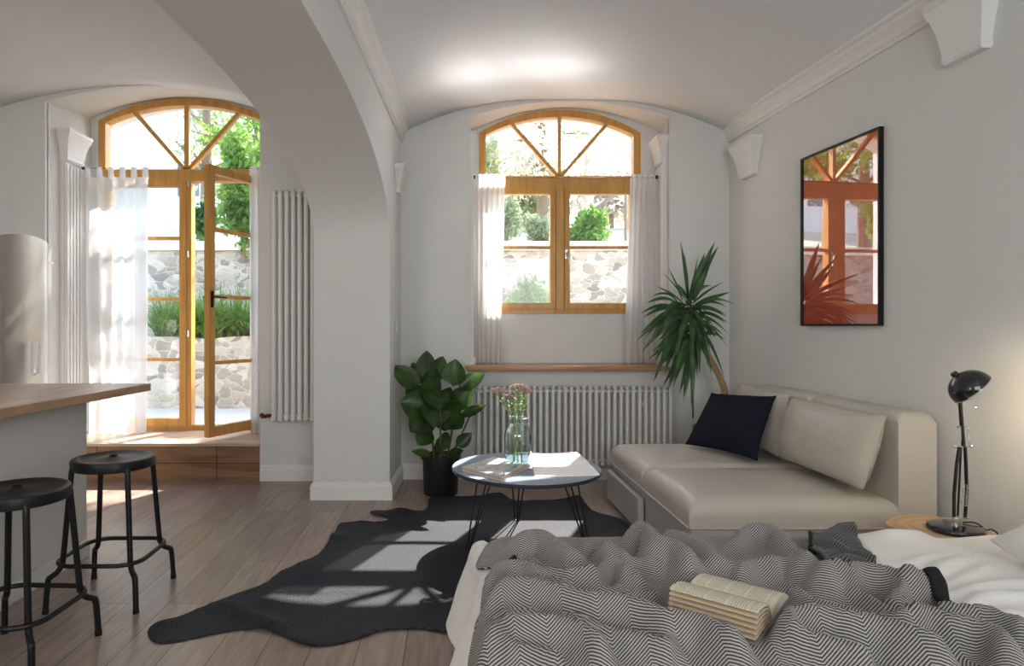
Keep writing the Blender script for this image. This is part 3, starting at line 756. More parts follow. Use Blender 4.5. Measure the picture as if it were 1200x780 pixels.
# ------------------------------------------------------------------ bar stools
def make_stool():
    root = thing('bar_stool', '', 'stool'); hgt = .67
    bm = BM(); lathe(bm, [(.016, .020), (.020, .0145), (.06, .006), (.12, .004), (.155, .010), (.171, .014), (.182, .010), (.186, 0), (.185, -.030), (.180, -.034), (.176, -.030), (.174, -.004), (.02, -.006), (.016, .0), (.016, .020)], (0, 0, hgt-.014), 40)
    obj('seat', bm, BLACK, root)
    a = .150; bq = .165; f_ = .205
    for sx in (-1, 1):
        for sy in (-1, 1):
            bm = BM(); d = Vector((sx, sy, 0))
            pts = [d*.112+Vector((0, 0, .645)), d*.124+Vector((0, 0, .63)), d*.130+Vector((0, 0, .60)), d*.152+Vector((0, 0, .245)), d*.156+Vector((0, 0, .205)), d*.170+Vector((0, 0, .175)), d*.188+Vector((0, 0, .16)), d*.196+Vector((0, 0, .14)), d*.203+Vector((0, 0, .012))]
            tube(bm, smooth_open(pts, 4), .0125, 10); l = obj('leg', bm, BLACK, root)
            bm = BM(); tube(bm, [d*.203+Vector((0, 0, .0)), d*.2025+Vector((0, 0, .02))], .0145, 10); obj('foot_cap', bm, BLACK, l)
    s = .166; r = .10; pts = []
    for cxs, cys, a0 in ((1, 1, 0), (-1, 1, 90), (-1, -1, 180), (1, -1, 270)):
        for k in range(7):
            t = math.radians(a0+90*k/6); pts.append((cxs*(s+.028-r)+r*math.cos(t), cys*(s+.028-r)+r*math.sin(t), .21))
    bm = BM(); tube(bm, pts, .0105, 8, closed=True); obj('footrest_ring', bm, BLACK, root)
    return root
s1 = make_stool(); s1.location = (-1.64, 3.10, 0); s1.rotation_euler = (0, 0, math.radians(1))
s1['label'] = 'black metal bar stool farther from the camera, at the counter end'; s1['group'] = 'bar stools'
s2 = dup(s1, (-1.70, 2.50, 0), math.radians(-2), label='black metal bar stool nearer the camera, cut by the left edge')

# ------------------------------------------------------------------ cowhide rug
hp = [(25,355),(40,338),(90,318),(150,293),(230,262),(290,240),(325,213),(360,199),(395,185),(425,160),(450,122),(462,103),(500,100),(545,100),(572,93),(533,84),(538,74),(600,76),(655,72),(664,46),(700,42),(780,41),(820,36),(850,50),(900,52),(960,48),(1005,40),(1022,66),(1050,80),(1098,93),(1128,120),
      (1090,160),(1060,230),(960,290),(900,330),(830,345),(720,355),(640,344),(560,350),(500,368),(430,383),(370,380),(320,356),(250,345),(180,355),(100,372),(45,376)]
hpx = [pz(160+a/1.935, 560+b/1.935) for a, b in hp]
hpx = [Vector((min(p.x, 1.13), p.y, 0)) for p in hpx]
hide = [(p.x, p.y) for p in smooth_closed(hpx, 4)]
def rug_z(x, y):
    e = min(segdist((x, y), hide[k-1], hide[k])[0] for k in range(0, len(hide), 1))
    w_ = math.exp(-e/.10)
    p = Vector((x, y, 0)); m_ = max(0, noise.noise(p*4.2)+.1)
    ridge = math.exp(-(segdist((x, y), pz(262, 712), pz(318, 735))[0]/.05)**2)*.028
    return .004+.022*w_*m_*m_*2.2+.007*max(0, noise.noise(p*2.1))*(.4)+ridge
HIDE = mat('black_cowhide', (.02, .02, .024), .75, spec=.25, bump=.5, bscale=130, sheen=.03); t = HIDE.node_tree; b = t.nodes['Principled BSDF']
tc = nd(t, 'ShaderNodeTexCoord'); n1 = nd(t, 'ShaderNodeTexNoise'); n1.inputs['Scale'].default_value = 230; n1.inputs['Detail'].default_value = 3
t.links.new(tc.outputs['Object'], n1.inputs['Vector']); n2 = nd(t, 'ShaderNodeTexNoise'); n2.inputs['Scale'].default_value = 1.4; t.links.new(tc.outputs['Object'], n2.inputs['Vector'])
f_ = math_(t, 'ADD', n1.outputs['Fac'], math_(t, 'MULTIPLY', n2.outputs['Fac'], .25))
t.links.new(ramp(t, f_, [(.55, (.003, .004, .0075)), (.78, (.045, .047, .052))]), b.inputs['Base Color'])
b.inputs['Sheen Tint'].default_value = (.6, .7, 1, 1)
rug = obj('cowhide_rug', gridpoly(hide, .022, rug_z), HIDE); solid(rug, .003, 1)
tag(rug, 'black cowhide rug with irregular outline on the wooden floor', 'rug')

# ------------------------------------------------------------------ rubber plant
def leaf(bm, base, d, up, L, W, droop=.25, cup=.18, n=8, pet=.03):
    d = Vector(d).normalized(); up = Vector(up); s = d.cross(up).normalized(); nn = s.cross(d).normalized(); pr = None
    base = Vector(base)
    for k in range(n+1):
        t = k/n; wv = W*.5*(math.sin(PI*t**.85)**.75 if 0 < t < 1 else 0.02)
        c_ = base+d*(pet+L*t)-nn*droop*L*t*t
        cur = [bm.verts.new(c_-s*wv+nn*cup*wv), bm.verts.new(c_-s*wv*.5+nn*cup*wv*.15), bm.verts.new(c_-nn*.001), bm.verts.new(c_+s*wv*.5+nn*cup*wv*.15), bm.verts.new(c_+s*wv+nn*cup*wv)]
        if pr:
            for i in range(4): bm.faces.new((pr[i], pr[i+1], cur[i+1], cur[i]))
        pr = cur
    tube(bm, [base, base+d*(pet+.01)], .003, 5)
fp = thing('rubber_plant', 'broad-leaved dark rubber plant in a black pot beside the pillar', 'plant', (-.09, 4.98, 0))
bm = BM(); lathe(bm, [(0, 0), (.125, 0), (.132, .01), (.142, .275), (.157, .277), (.157, .30), (.148, .302), (.140, .29), (.135, .26), (0, .26)], n=40)
obj('pot', bm, mat('black_pot', (.014, .014, .015), .45), fp)
bm = BM(); lathe(bm, [(.134, .262), (.06, .268), (0, .265)], n=24); obj('soil', bm, EARTH, fp)
bm = BM(); stems = []
for a, lean, hh in ((0, (-.03, 0), .66), (1, (.05, .03), .60), (2, (.0, -.04), .48), (3, (.09, -.01), .40)):
    b0 = Vector(((-.05, .05, 0, .07)[a], (0, .02, -.05, .0)[a], .255)); pts = [b0+Vector((lean[0]*t*2, lean[1]*t*2, hh*t)) for t in (0, .3, .6, 1)]
    tube(bm, pts, [.009, .008, .007, .005], 6); stems.append(pts)
obj('stem', bm, mat('green_stem', (.10, .09, .04), .7), fp)
# leaves: (px, py of the tip), (px, py of the base), leaf width px, depth offset, facing
LV = [((460,427),(492,456),20,-.02), ((484,424),(497,452),16,.10), ((500,410),(499,450),19,.04), ((520,417),(508,448),17,.10), ((533,421),(531,454),22,.0), ((567,437),(537,456),15,-.03),
      ((513,440),(497,472),19,-.10), ((470,470),(503,478),27,-.08), ((552,455),(530,478),20,-.04), ((568,474),(540,488),9,-.05), ((482,505),(505,482),26,-.10), ((540,500),(526,490),22,-.10),
      ((508,500),(512,468),26,-.14), ((538,470),(520,490),18,-.12), ((490,520),(506,503),18,-.08), ((526,522),(510,515),20,-.10), ((552,508),(534,524),12,-.04), ((484,528),(508,534),8,-.08),
      ((541,527),(524,534),9,-.10), ((528,455),(516,480),20,-.08), ((476,452),(498,470),18,.08), ((522,505),(518,480),18,.05), ((498,492),(504,468),22,.05), ((508,430),(506,455),16,-.03),((515,478),(508,455),24,-.11)]
bm = BM(); R = random.Random(5)
for (tx, ty), (bx_, by_), wpx, dd in LV:
    d0 = 4.98+dd; tip = px(tx, ty, d0-.05*R.random()); bs = px(bx_, by_, 4.98+dd*.3); v = tip-bs; L_ = v.length
    leaf(bm, bs-Vector(fp.location), v, Vector((R.uniform(-.35, .35), -1, .45+R.uniform(-.3, .4))), L_*.95, wpx/F*4.95*1.35, .12, .22, pet=.012)
for v in bm.verts:
    q = v.co+fp.location; q.x = max(q.x, XL(q.y)+.015); v.co = q-fp.location
lf = obj('leaves', bm, FICUS, fp)

# ------------------------------------------------------------------ coffee table and things on it
TC = Vector((.445, 3.87, 0)); TT = .45
ct = thing('coffee_table', 'round blue-grey coffee table on black hairpin legs', 'table', TC)
bm = BM(); lathe(bm, [(0, TT-.022), (.443, TT-.022), (.447, TT-.018), (.447, TT-.003), (.445, TT-.0005), (0, TT-.0005)], n=72)
obj('tabletop', bm, mat('dark_edge', (.03, .035, .045), .4), ct)
bm = BM(); lathe(bm, [(.4445, TT-.0005), (.443, TT+.0012), (0, TT+.0012)], n=72); obj('laminate_top', bm, mat('blue_grey_laminate', (.28, .34, .43), .2, var=.04), ct)
for deg in (92, 207, 328):
    a = math.radians(deg); d = Vector((math.cos(a), math.sin(a), 0)); s = Vector((-d.y, d.x, 0)); bm = BM()
    ft = d*.40+Vector((0, 0, .0055)); box(bm, -.01, -.01, 0, 0, 0, 0) if False else None
    for o1, o2 in ((-1, 0), (1, 0), (0, 1)):
        top = d*(.30-.07*o2)+s*(.055*o1)+Vector((0, 0, TT-.024)); bt = d*(.395-.012*o2)+s*(.014*o1)
        tube(bm, [top, bt+Vector((0, 0, .02)), bt+Vector((0, 0, .007))], .0048, 8)
    tube(bm, smooth_open([d*.395+s*.014+Vector((0, 0, .008)), d*.40+Vector((0, 0, .006)), d*.395-s*.014+Vector((0, 0, .008))], 4), .0048, 8)
    tube(bm, [d*.383+Vector((0, 0, .007)), ft], .0048, 8)
    vs = [d*.34+s*.05, d*.34-s*.05, d*.20-s*.07, d*.20+s*.07]
    q = [bm.verts.new(v+Vector((0, 0, TT-.0225))) for v in vs]+[bm.verts.new(v+Vector((0, 0, TT-.026))) for v in vs]
    for f in ((0,1,2,3),(7,6,5,4),(0,4,5,1),(1,5,6,2),(2,6,7,3),(3,7,4,0)): bm.faces.new([q[i] for i in f])
    obj('leg', bm, BLACK, ct)
TS = TT+.0015
PAPER = mat('white_paper', (.80, .79, .77), .55)
def magmat():
    m = mat('photo_print', (.5, .5, .5), .3); t = m.node_tree; b = t.nodes['Principled BSDF']
    tc = nd(t, 'ShaderNodeTexCoord'); n = nd(t, 'ShaderNodeTexNoise'); n.inputs['Scale'].default_value = 14; n.inputs['Detail'].default_value = 6; t.links.new(tc.outputs['Object'], n.inputs['Vector'])
    t.links.new(ramp(t, n.outputs['Fac'], [(.35, (.72, .71, .70)), (.5, (.35, .36, .36)), (.6, (.66, .65, .64)), (.7, (.16, .17, .17))]), b.inputs['Base Color']); return m
# closed magazine at the left
q = [pz(541, 551, TS), pz(587, 563, TS), pz(621, 547, TS), pz(578, 539, TS)]
c0 = sum(q, Vector())/4
mg = thing('magazine', 'closed magazine with grey cover on the coffee table, left of the vase', 'magazine', c0)
loc = [(p-c0) for p in q]
def slab(pts, z0, z1, k=1.0):
    bm = BM(); A = [bm.verts.new((p.x*k, p.y*k, z0)) for p in pts]; Bq = [bm.verts.new((p.x*k, p.y*k, z1)) for p in pts]; n = len(pts)
    bm.faces.new(A[::-1]); bm.faces.new(Bq)
    for i in range(n): bm.faces.new((A[i], A[(i+1) % n], Bq[(i+1) % n], Bq[i]))
    return bm
obj('pages', slab(loc, .002, .019, .985), mat('page_edges', (.52, .38, .27), .8), mg, smooth=False)
obj('back_cover', slab(loc, 0, .002), PAPER, mg, smooth=False)
obj('cover', slab(loc, .019, .021), magmat(), mg, smooth=False)
# open magazine at the right
om = thing('open_magazine', 'open magazine with white pages on the coffee table, right of the vase', 'magazine', (0, 0, 0))
A_, B_, C_, D_ = pz(627, 559, TS), pz(703, 557, TS), pz(676, 530, TS), pz(623, 532, TS)
m1, m2 = pz(700-8, 545.5, TS), pz(624, 546, TS)
def page(p0, p1, q1, q0, hump, m, name, thick=.005):
    """page from spine p0-p1 to fore edge q0-q1"""
    bm = BM(); n = 10; V = []
    for k in range(n+1):
        t = k/n; z = hump*math.sin(PI*min(1, t*1.0)**.6)*(1-t*.4)+thick*(1-.3*t)
        V.append((bm.verts.new(p0.lerp(q0, t)+Vector((0, 0, z))), bm.verts.new(p1.lerp(q1, t)+Vector((0, 0, z))), bm.verts.new(p0.lerp(q0, t)), bm.verts.new(p1.lerp(q1, t))))
    for a, b in zip(V, V[1:]):
        bm.faces.new((a[0], a[1], b[1], b[0])); bm.faces.new((a[2], b[2], b[3], a[3])); bm.faces.new((a[0], b[0], b[2], a[2])); bm.faces.new((a[1], a[3], b[3], b[1]))
    bm.faces.new((V[0][0], V[0][2], V[0][3], V[0][1])); bm.faces.new((V[-1][0], V[-1][1], V[-1][3], V[-1][2]))
    return obj(name, bm, m, om)
page(m2, m1, B_, A_, .006, PAPER, 'page_half'); page(m2, m1, C_, D_, .008, PAPER, 'page_half')
# vase and flowers
vc = pz(607, 545, TS); vc.z = TS
vs_ = thing('flower_vase', 'clear glass bottle vase half full of water on the table', 'vase', vc)
K = 3.92/F
def r_(p): return p*K
bm = BM(); lathe(bm, [(0, .002), (r_(13), .002), (r_(15.5), .012), (r_(16), .04), (r_(16), r_(36)), (r_(15), r_(40)), (r_(12), r_(45)), (r_(11), r_(49)), (r_(12.3), r_(52)), (r_(12.6), r_(55)), (r_(12.0), r_(56))], n=40)
o = obj('glass', bm, VASE, vs_); solid(o, .003, -1)
bm = BM(); lathe(bm, [(0, .006), (r_(13), .007), (r_(15), .015), (r_(15.2), r_(22)), (0, r_(22))], n=40); obj('water', bm, WATER, vs_)
bunch = thing('cut_flowers', 'pink-headed cut sedum with fleshy leaves standing in the glass vase', 'flowers', vc)
STEM = leaf_mat('sedum_green', (.16, .28, .06), (.32, .45, .14), .5, .2, 30); PINK = mat('sedum_pink', (.50, .30, .27), .8, var=.35, vscale=60)
R = random.Random(3); stemb = BM(); lvb = BM()
yv = 3.95
for i, (hx, hy, hr) in enumerate(((584, 458, 9), (607, 454, 10), (616, 458, 8), (597, 464, 5))):
    top = px(hx, hy, vc.y+R.uniform(-.04, .04))-vc; bt = Vector((R.uniform(-.03, .03), R.uniform(-.03, .03), .01)); mid = Vector((top.x*.25, top.y*.2, .27))
    pts = smooth_open([bt, mid, top*.75+Vector((0, 0, top.z*.08)), top], 5); tube(stemb, pts, [.0042]*len(pts), 6)
    for k in range(20):
        t = .50+.44*k/20; p = pts[int(t*(len(pts)-1))]; a = k*2.4; d = Vector((math.cos(a), math.sin(a), .75))
        leaf(lvb, p, d, Vector((0, 0, 1)), R.uniform(.028, .045), .016, .1, .3, 4, .004)
    hb = BM(); rr = hr*K
    for k in range(130):
        a = R.uniform(0, 2*PI); q = math.sqrt(R.random())*rr; c_ = top+Vector((q*math.cos(a), q*math.sin(a), rr*.32*(1-(q/rr)**2)+R.uniform(-.004, .004)))
        bmesh.ops.create_icosphere(hb, subdivisions=1, radius=R.uniform(.0035, .006), matrix=Matrix.Translation(c_))
    for k in range(10):
        a = 2*PI*k/10; tube(hb, [top-Vector((0, 0, .03)), top+Vector((rr*.7*math.cos(a), rr*.7*math.sin(a), 0))], .0015, 4)
    h_ = obj('flower_head', hb, PINK, bunch)
obj('stems', stemb, STEM, bunch); obj('leaves', lvb, STEM, bunch)

# ------------------------------------------------------------------ sofa
LEATH = mat('cream_leather', (.56, .52, .45), .42, bump=.25, bscale=35, var=.03, vscale=3)
LEATH2 = mat('grey_base_leather', (.50, .48, .45), .45, bump=.1, bscale=35)
SX0 = 1.185; SX1 = 2.43
sf = thing('sofa', 'cream leather two-module sofa against the right wall', 'sofa', (SX0, 3.2, 0))
def puff(x0, x1, y0, y1, z0, z1, r, crown=.02, seed=0, N=22):
    """soft cushion block with rolled top edges"""
    bm = BM(); nx = N; ny = N
    def prof(t):  # t 0..1 across; returns position & drop
        return t
    rings = []
    def axis(a0, a1, n):
        out = []
        for k in range(7): th = PI/2*k/6; out.append((a0+r-r*math.cos(th), r-r*math.sin(th)))
        for k in range(1, n): out.append((a0+r+(a1-a0-2*r)*k/n, 0))
        for k in range(7): th = PI/2*k/6; out.append((a1-r+r*math.sin(th), r-r*math.cos(th)))
        return out
    ax, ay = axis(x0, x1, nx), axis(y0, y1, ny); V = []
    for i, (x, dx) in enumerate(ax):
        row = []
        for j, (yy, dy) in enumerate(ay):
            u = (x-x0)/(x1-x0)*2-1; v = (yy-y0)/(y1-y0)*2-1
            d = min(r, math.hypot(dx, dy)) if dx > 0 and dy > 0 else max(dx, dy)
            z = z1-d+crown*(1-u*u)*(1-v*v)+.006*noise.noise(Vector((x*3, yy*3, seed)))*(1-max(abs(u), abs(v))**4)
            row.append(bm.verts.new((x, yy, z)))
        V.append(row)
    for i in range(len(ax)-1):
        for j in range(len(ay)-1): bm.faces.new((V[i][j], V[i+1][j], V[i+1][j+1], V[i][j+1]))
    ed = [e for e in bm.edges if e.is_boundary]; rr = bmesh.ops.extrude_edge_only(bm, edges=ed); vs = [g for g in rr['geom'] if isinstance(g, bmesh.types.BMVert)]
    for v in vs: v.co.z = z0
    bmesh.ops.contextual_create(bm, geom=[e for e in bm.edges if e.is_boundary])
    return bm
def loc_(bm):
    bmesh.ops.translate(bm, verts=bm.verts[:], vec=(-SX0, -3.2, 0)); return bm
for i, (a, b) in enumerate(((3.2, 3.995), (4.005, 4.8))):
    s = obj('seat_cushion', loc_(puff(SX0, SX1-.17, a, b, .285, .425, .075, .02, i)), LEATH, sf, angle=60)
    bm = BM(); z_ = .288; r = .012
    tube(bm, [(SX0-.002, a+.01, z_), (SX0-.002, b-.01, z_)], .006, 6); tube(bm, [(SX0, a-.001, z_), (SX1-.2, a-.001, z_)], .006, 6)
    obj('piping', loc_(bm), LEATH, s)
    bs = obj('base', loc_(B(SX0+.015, SX1-.02, a+.01, b-.01, .03, .283)), LEATH2, sf); modbevel(bs, .015)
    # back rest
    bk = puff(0, .19, a+.003, b-.003, 0, .87, .055, .0, i+5, 8)
    for v in bk.verts: v.co.x += 2.235-.0*(v.co.z); v.co.z = max(v.co.z, .04)
    obj('backrest', loc_(bk), LEATH, sf, angle=60)
bm = B(SX0-.03, SX0+.01, 3.985, 4.785, .02, .232); modbevel(obj('drawer_front', loc_(bm), LEATH2, sf), .008)
for xx in (SX0+.1, SX1-.1):
    for yy in (3.3, 4.7):
        bm = BM(); tube(bm, [(xx, yy, 0), (xx, yy, .04)], .02, 10); obj('foot', loc_(bm), BLACK, sf)

def pillow(bl, br, tr, tl, T, m, name, label, seed=0, n=26, pinch=.07, wr=.010, cat='cushion', rim=.0):
    bl, br, tr, tl = map(Vector, (bl, br, tr, tl)); nrm = ((br-bl).cross(tl-bl)).normalized(); bm = BM(); g = {}
    for s in (1, -1):
        for i in range(n+1):
            for j in range(n+1):
                u = i/n*2-1; v = j/n*2-1
                if (abs(u) == 1 or abs(v) == 1) and s == -1: g[s, i, j] = g[1, i, j]; continue
                uu = u*(1-pinch*(1-v*v)) ; vv = v*(1-pinch*(1-u*u))
                a, b = (uu+1)/2, (vv+1)/2
                p = (bl*(1-a)+br*a)*(1-b)+(tl*(1-a)+tr*a)*b
                th = T/2*((1-abs(u)**2.6)**.55)*((1-abs(v)**2.6)**.55)
                q = Vector((u*1.7+seed, v*1.7, s*3.0)); th += wr*noise.noise(q)*(1-max(abs(u), abs(v))**3)+wr*1.2*abs(noise.noise(q*2.3))*(1-max(abs(u), abs(v))**5)
                g[s, i, j] = bm.verts.new(p+nrm*s*max(th, 0 if (abs(u) == 1 or abs(v) == 1) else .002))
        for i in range(n):
            for j in range(n):
                try: bm.faces.new((g[s, i, j], g[s, i+1, j], g[s, i+1, j+1], g[s, i, j+1]))
                except ValueError: pass
    o = obj(name, bm, m, angle=70); tag(o, label, cat); return o
pillow((2.06, 4.02, .470), (2.07, 3.22, .470), (2.125, 3.13, .86), (2.12, 4.00, .86), .22, LEATH, 'back_cushion', 'large cream leather cushion on the nearer sofa seat', 3, pinch=.03)
pillow((2.08, 4.76, .465), (2.08, 4.06, .465), (2.14, 4.06, .87), (2.14, 4.78, .87), .17, LEATH, 'back_cushion', 'cream leather cushion half hidden behind the navy pillow', 8, pinch=.03)
NAVY = mat('navy_linen', (.010, .013, .022), .9, bump=.3, bscale=160, spec=.2)
nv = pillow((1.64, 4.52, .465), (1.89, 3.96, .465), (2.06, 4.06, .86), (1.91, 4.72, .81), .17, NAVY, 'throw_pillow', 'navy blue linen throw pillow leaning on the far sofa seat', 5, pinch=.09, wr=.016)

# ------------------------------------------------------------------ yucca in its pot
yp = thing('yucca_plant', 'tall leaning yucca with strap leaves in the corner behind the sofa', 'plant', (2.10, 5.12, 0))
bm = BM(); lathe(bm, [(0, 0), (.13, 0), (.15, .05), (.165, .42), (.17, .50), (.158, .50), (.15, .46), (0, .45)], n=28)
for v in bm.verts: v.co.z += .012*noise.noise(v.co*9) if v.co.z > .3 else 0
obj('pot', bm, mat('bark_basket', (.30, .17, .10), .85, bump=.8, bscale=30, var=.4, vscale=14), yp)
tk = [px(838, 500, 5.14), px(849, 466, 5.12), px(845, 445, 5.10), px(833, 422, 5.08), px(824, 405, 5.06), px(818, 388, 5.05), px(812, 374, 5.07)]
tk[0].z = .44
off = Vector(yp.location); bm = BM(); pts = smooth_open([p-off for p in tk], 5); tube(bm, pts, [.030-.010*k/(len(pts)-1) for k in range(len(pts))], 10)
for v in bm.verts: v.co += Vector((.004, .004, 0))*noise.noise(v.co*60)
obj('trunk', bm, mat('yucca_trunk', (.42, .29, .15), .9, bump=.8, bscale=60, var=.35, vscale=40), yp)
bm = BM(); tube(bm, [px(813, 385, 5.10)-off, px(812, 490, 5.10)-off], .006, 6); obj('support_stick', bm, BLACK, yp)
def strap(bm, base, tipdir, L, W, droop, seed):
    d = Vector(tipdir).normalized(); pr = None; n = 12; p = Vector(base); v = d.copy(); s = d.cross(Vector((0, 0, 1))); 
    if s.length < .2: s = Vector((1, .2, 0))
    s.normalize()
    for k in range(n+1):
        t = k/n; wv = W*.5*(.55+.9*t if t < .4 else .91*(1-((t-.4)/.6)**2.2)+.02)
        nn = s.cross(v).normalized()
        cur = (bm.verts.new(p-s*wv+nn*wv*.35), bm.verts.new(p), bm.verts.new(p+s*wv+nn*wv*.35))
        if pr:
            bm.faces.new((pr[0], pr[1], cur[1], cur[0])); bm.faces.new((pr[1], pr[2], cur[2], cur[1]))
        pr = cur; p = p+v*L/n; v = (v+Vector((0, 0, -droop/n*(1+1.5*t)))).normalized()
def strap2(bm, p0, p1, lift, W):
    c1 = p0.lerp(p1, .35)+Vector((0, 0, lift)); pr = None; n = 12
    for k in range(n+1):
        t = k/n; p = p0*(1-t)**2+c1*2*t*(1-t)+p1*t*t; v = ((c1-p0)*(1-t)+(p1-c1)*t).normalized()
        s = v.cross(Vector((.15, -.6, .8))); s = (s if s.length > .1 else Vector((1, 0, 0))).normalized(); nn = s.cross(v).normalized()
        wv = W*.5*(.5+1.25*t if t < .4 else (1-((t-.4)/.6)**2.0)+.015)
        cur = (bm.verts.new(p-s*wv+nn*wv*.35), bm.verts.new(p), bm.verts.new(p+s*wv+nn*wv*.35))
        if pr: bm.faces.new((pr[0], pr[1], cur[1], cur[0])); bm.faces.new((pr[1], pr[2], cur[2], cur[1]))
        pr = cur
R = random.Random(12); bm = BM()
# (base px) -> (tip px) leaves traced from the crown, plus filler
YL = [((806,350),(797,281)),((808,350),(838,283)),((808,350),(842,288)),((806,352),(818,300)),((803,352),(775,318)),((800,355),(768,335)),((798,362),(758,355)),((797,370),(750,392)),((797,372),(762,398)),((800,378),(768,422)),
      ((800,380),(752,412)),((802,385),(778,440)),((804,388),(765,448)),((806,390),(790,452)),((810,392),(801,470)),((813,392),(810,480)),((812,360),(856,342)),((813,362),(852,360)),((814,370),(850,378)),((812,356),(848,330)),
      ((812,352),(832,310)),((815,375),(838,396)),((810,350),(826,296)),((799,352),(782,312)),((797,366),(754,372)),((805,350),(790,330)),((812,398),(783,458)),((810,380),(775,400)),((808,370),(790,420)),((812,372),(822,410)),
      ((818,405),(776,455)),((818,405),(796,462)),((820,402),(770,430)),((805,352),(802,296)),((803,365),(815,395)),((802,362),(780,385))]
for i, ((bx_, by_), (tx, ty)) in enumerate(YL):
    dz = R.uniform(-.28, .12); bs = px(bx_, by_, 5.04)-off; tp = px(tx, ty, min(5.22, 5.04+dz))-off; ch = tp-bs; L_ = ch.length*1.12
    strap2(bm, bs, tp, ch.length*(.30 if ty > by_-12 else .05), .052)
    if ty > by_-12:
        tp2 = tp+Vector((R.uniform(-.07, .07), R.uniform(-.1, .05), R.uniform(-.02, .10))); strap2(bm, bs, tp2, ch.length*.36, .042)
for i in range(40):
    k = R.random(); bs = px(806+14*k, 352+50*k, 5.05)-off; a = R.uniform(0, 2*PI); rr = R.uniform(30, 62)
    tx, ty = 806+8*k+rr*math.cos(a)*.95, 372+52*k+rr*math.sin(a)*.8
    tp = px(min(tx, 852), ty, R.uniform(4.78, 5.22))-off; strap2(bm, bs, tp, (tp-bs).length*.34, R.uniform(.040, .052))
for q in ((807, 354), (813, 378), (819, 402)): bmesh.ops.create_icosphere(bm, subdivisions=2, radius=.026, matrix=Matrix.Translation(px(q[0], q[1], 5.05)-off))
for v in bm.verts:
    w_ = v.co+off; w_.y = min(w_.y, 5.42); w_.x = min(w_.x, XR(w_.y)-.02); v.co = w_-off
obj('leaves', bm, YUCCA, yp)

# ------------------------------------------------------------------ framed red print on the right wall
pc = (XR(4.005), 4.005); a_ = math.atan2(tR.y, tR.x)
pic = thing('framed_picture', 'glazed red poster in a thin black frame on the right wall', 'picture', (pc[0]-.012, pc[1], 1.87), a_+math.radians(1.5))
hw, hh = .36, .568   # local x along wall, local y = out of wall (left of travel = -X side)
bm = BM(); rect_ring(bm, -hw, hw, -hh, hh, .012, 0.0, .028); obj('picture_frame', bm, BLACK, pic, smooth=False)
RED = mat('red_print', (.78, .12, .075), .5); t = RED.node_tree; b = t.nodes['Principled BSDF']
obj('print', B(-hw+.01, hw-.01, .004, .012, -hh+.01, hh-.01), RED, pic, smooth=False)
obj('glazing', B(-hw+.01, hw-.01, .018, .020, -hh+.01, hh-.01), glass_mat('picture_glass', 3.2), pic, smooth=False)

# ------------------------------------------------------------------ stump and desk lamp
SC = Vector((2.06, 2.70, 0)); SH = .45
sp = thing('tree_stump_table', 'round raw wood stump used as a bedside table', 'side table', SC)
bm = BM(); n = 48; prof = [(0.985, 0), (1.03, .03), (1, .2), (.985, .40), (.97, .44), (.95, SH)]; rs = []
def rad(a): return .200*(1+.05*math.sin(2*a+.6)+.03*math.sin(5*a)+.02*math.sin(9*a+1))
for k_, z in prof: rs.append([bm.verts.new((rad(2*PI*k/n)*k_*math.cos(2*PI*k/n), rad(2*PI*k/n)*k_*math.sin(2*PI*k/n), z)) for k in range(n)])
for a, b in zip(rs, rs[1:]):
    for k in range(n): bm.faces.new((a[k], a[(k+1) % n], b[(k+1) % n], b[k]))
bm.faces.new(rs[0][::-1]); obj('stump_body', bm, mat('stripped_stump', (.50, .33, .18), .75, bump=.5, bscale=14, var=.3, vscale=8), sp)
bm = BM(); V = [bm.verts.new((rad(2*PI*k/n)*.95*math.cos(2*PI*k/n), rad(2*PI*k/n)*.95*math.sin(2*PI*k/n), SH)) for k in range(n)]; bm.faces.new(V)
m = mat('stump_rings', (.6, .4, .22), .5); t = m.node_tree; b = t.nodes['Principled BSDF']; tc = nd(t, 'ShaderNodeTexCoord')
wv = nd(t, 'ShaderNodeTexWave', wave_type='RINGS', rings_direction='Z'); wv.inputs['Scale'].default_value = 6; wv.inputs['Distortion'].default_value = 2.5; wv.inputs['Detail'].default_value = 2
t.links.new(tc.outputs['Object'], wv.inputs['Vector'])
vl = nd(t, 'ShaderNodeVectorMath', operation='LENGTH'); t.links.new(tc.outputs['Object'], vl.inputs[0])
t.links.new(ramp(t, wv.outputs['Fac'], [(0, (.50, .32, .17)), (1, (.60, .41, .24))]), b.inputs['Base Color'])
obj('cut_face', bm, m, sp, smooth=False)

LC = Vector((2.088, 2.655, SH+.001)); K = 2.655/F
lp = thing('desk_lamp', 'glossy black spring-arm desk lamp standing on the stump', 'lamp', LC)
bm = BM(); lathe(bm, [(0, 0), (.098, 0), (.101, .006), (.101, .014), (.096, .022), (.075, .028), (.03, .032), (0, .032)], n=48); obj('base', bm, BLACKG, lp)
bm = BM(); lathe(bm, [(.0, .03), (.016, .03), (.016, .055), (.010, .06), (0, .06)], n=16); obj('pivot', bm, CHROME, lp)
def lpx(x, y): return px(x, y, 2.655)-LC
bm = BM(); tube(bm, [lpx(1118, 606), lpx(1118, 580), lpx(1121, 545), lpx(1124, 524)], .0065, 8); tube(bm, [lpx(1131, 606), lpx(1133, 575), lpx(1132, 545), lpx(1131, 524)], .0065, 8)
tube(bm, [lpx(1125, 605)+Vector((0, .012, 0)), lpx(1129, 524)+Vector((0, .012, 0))], .004, 8)
obj('lower_arm', bm, BLACKG, lp)
bm = BM(); tube(bm, [lpx(1129, 523), lpx(1127, 497), lpx(1125, 470)], .0075, 8); obj('upper_arm', bm, BLACKG, lp)
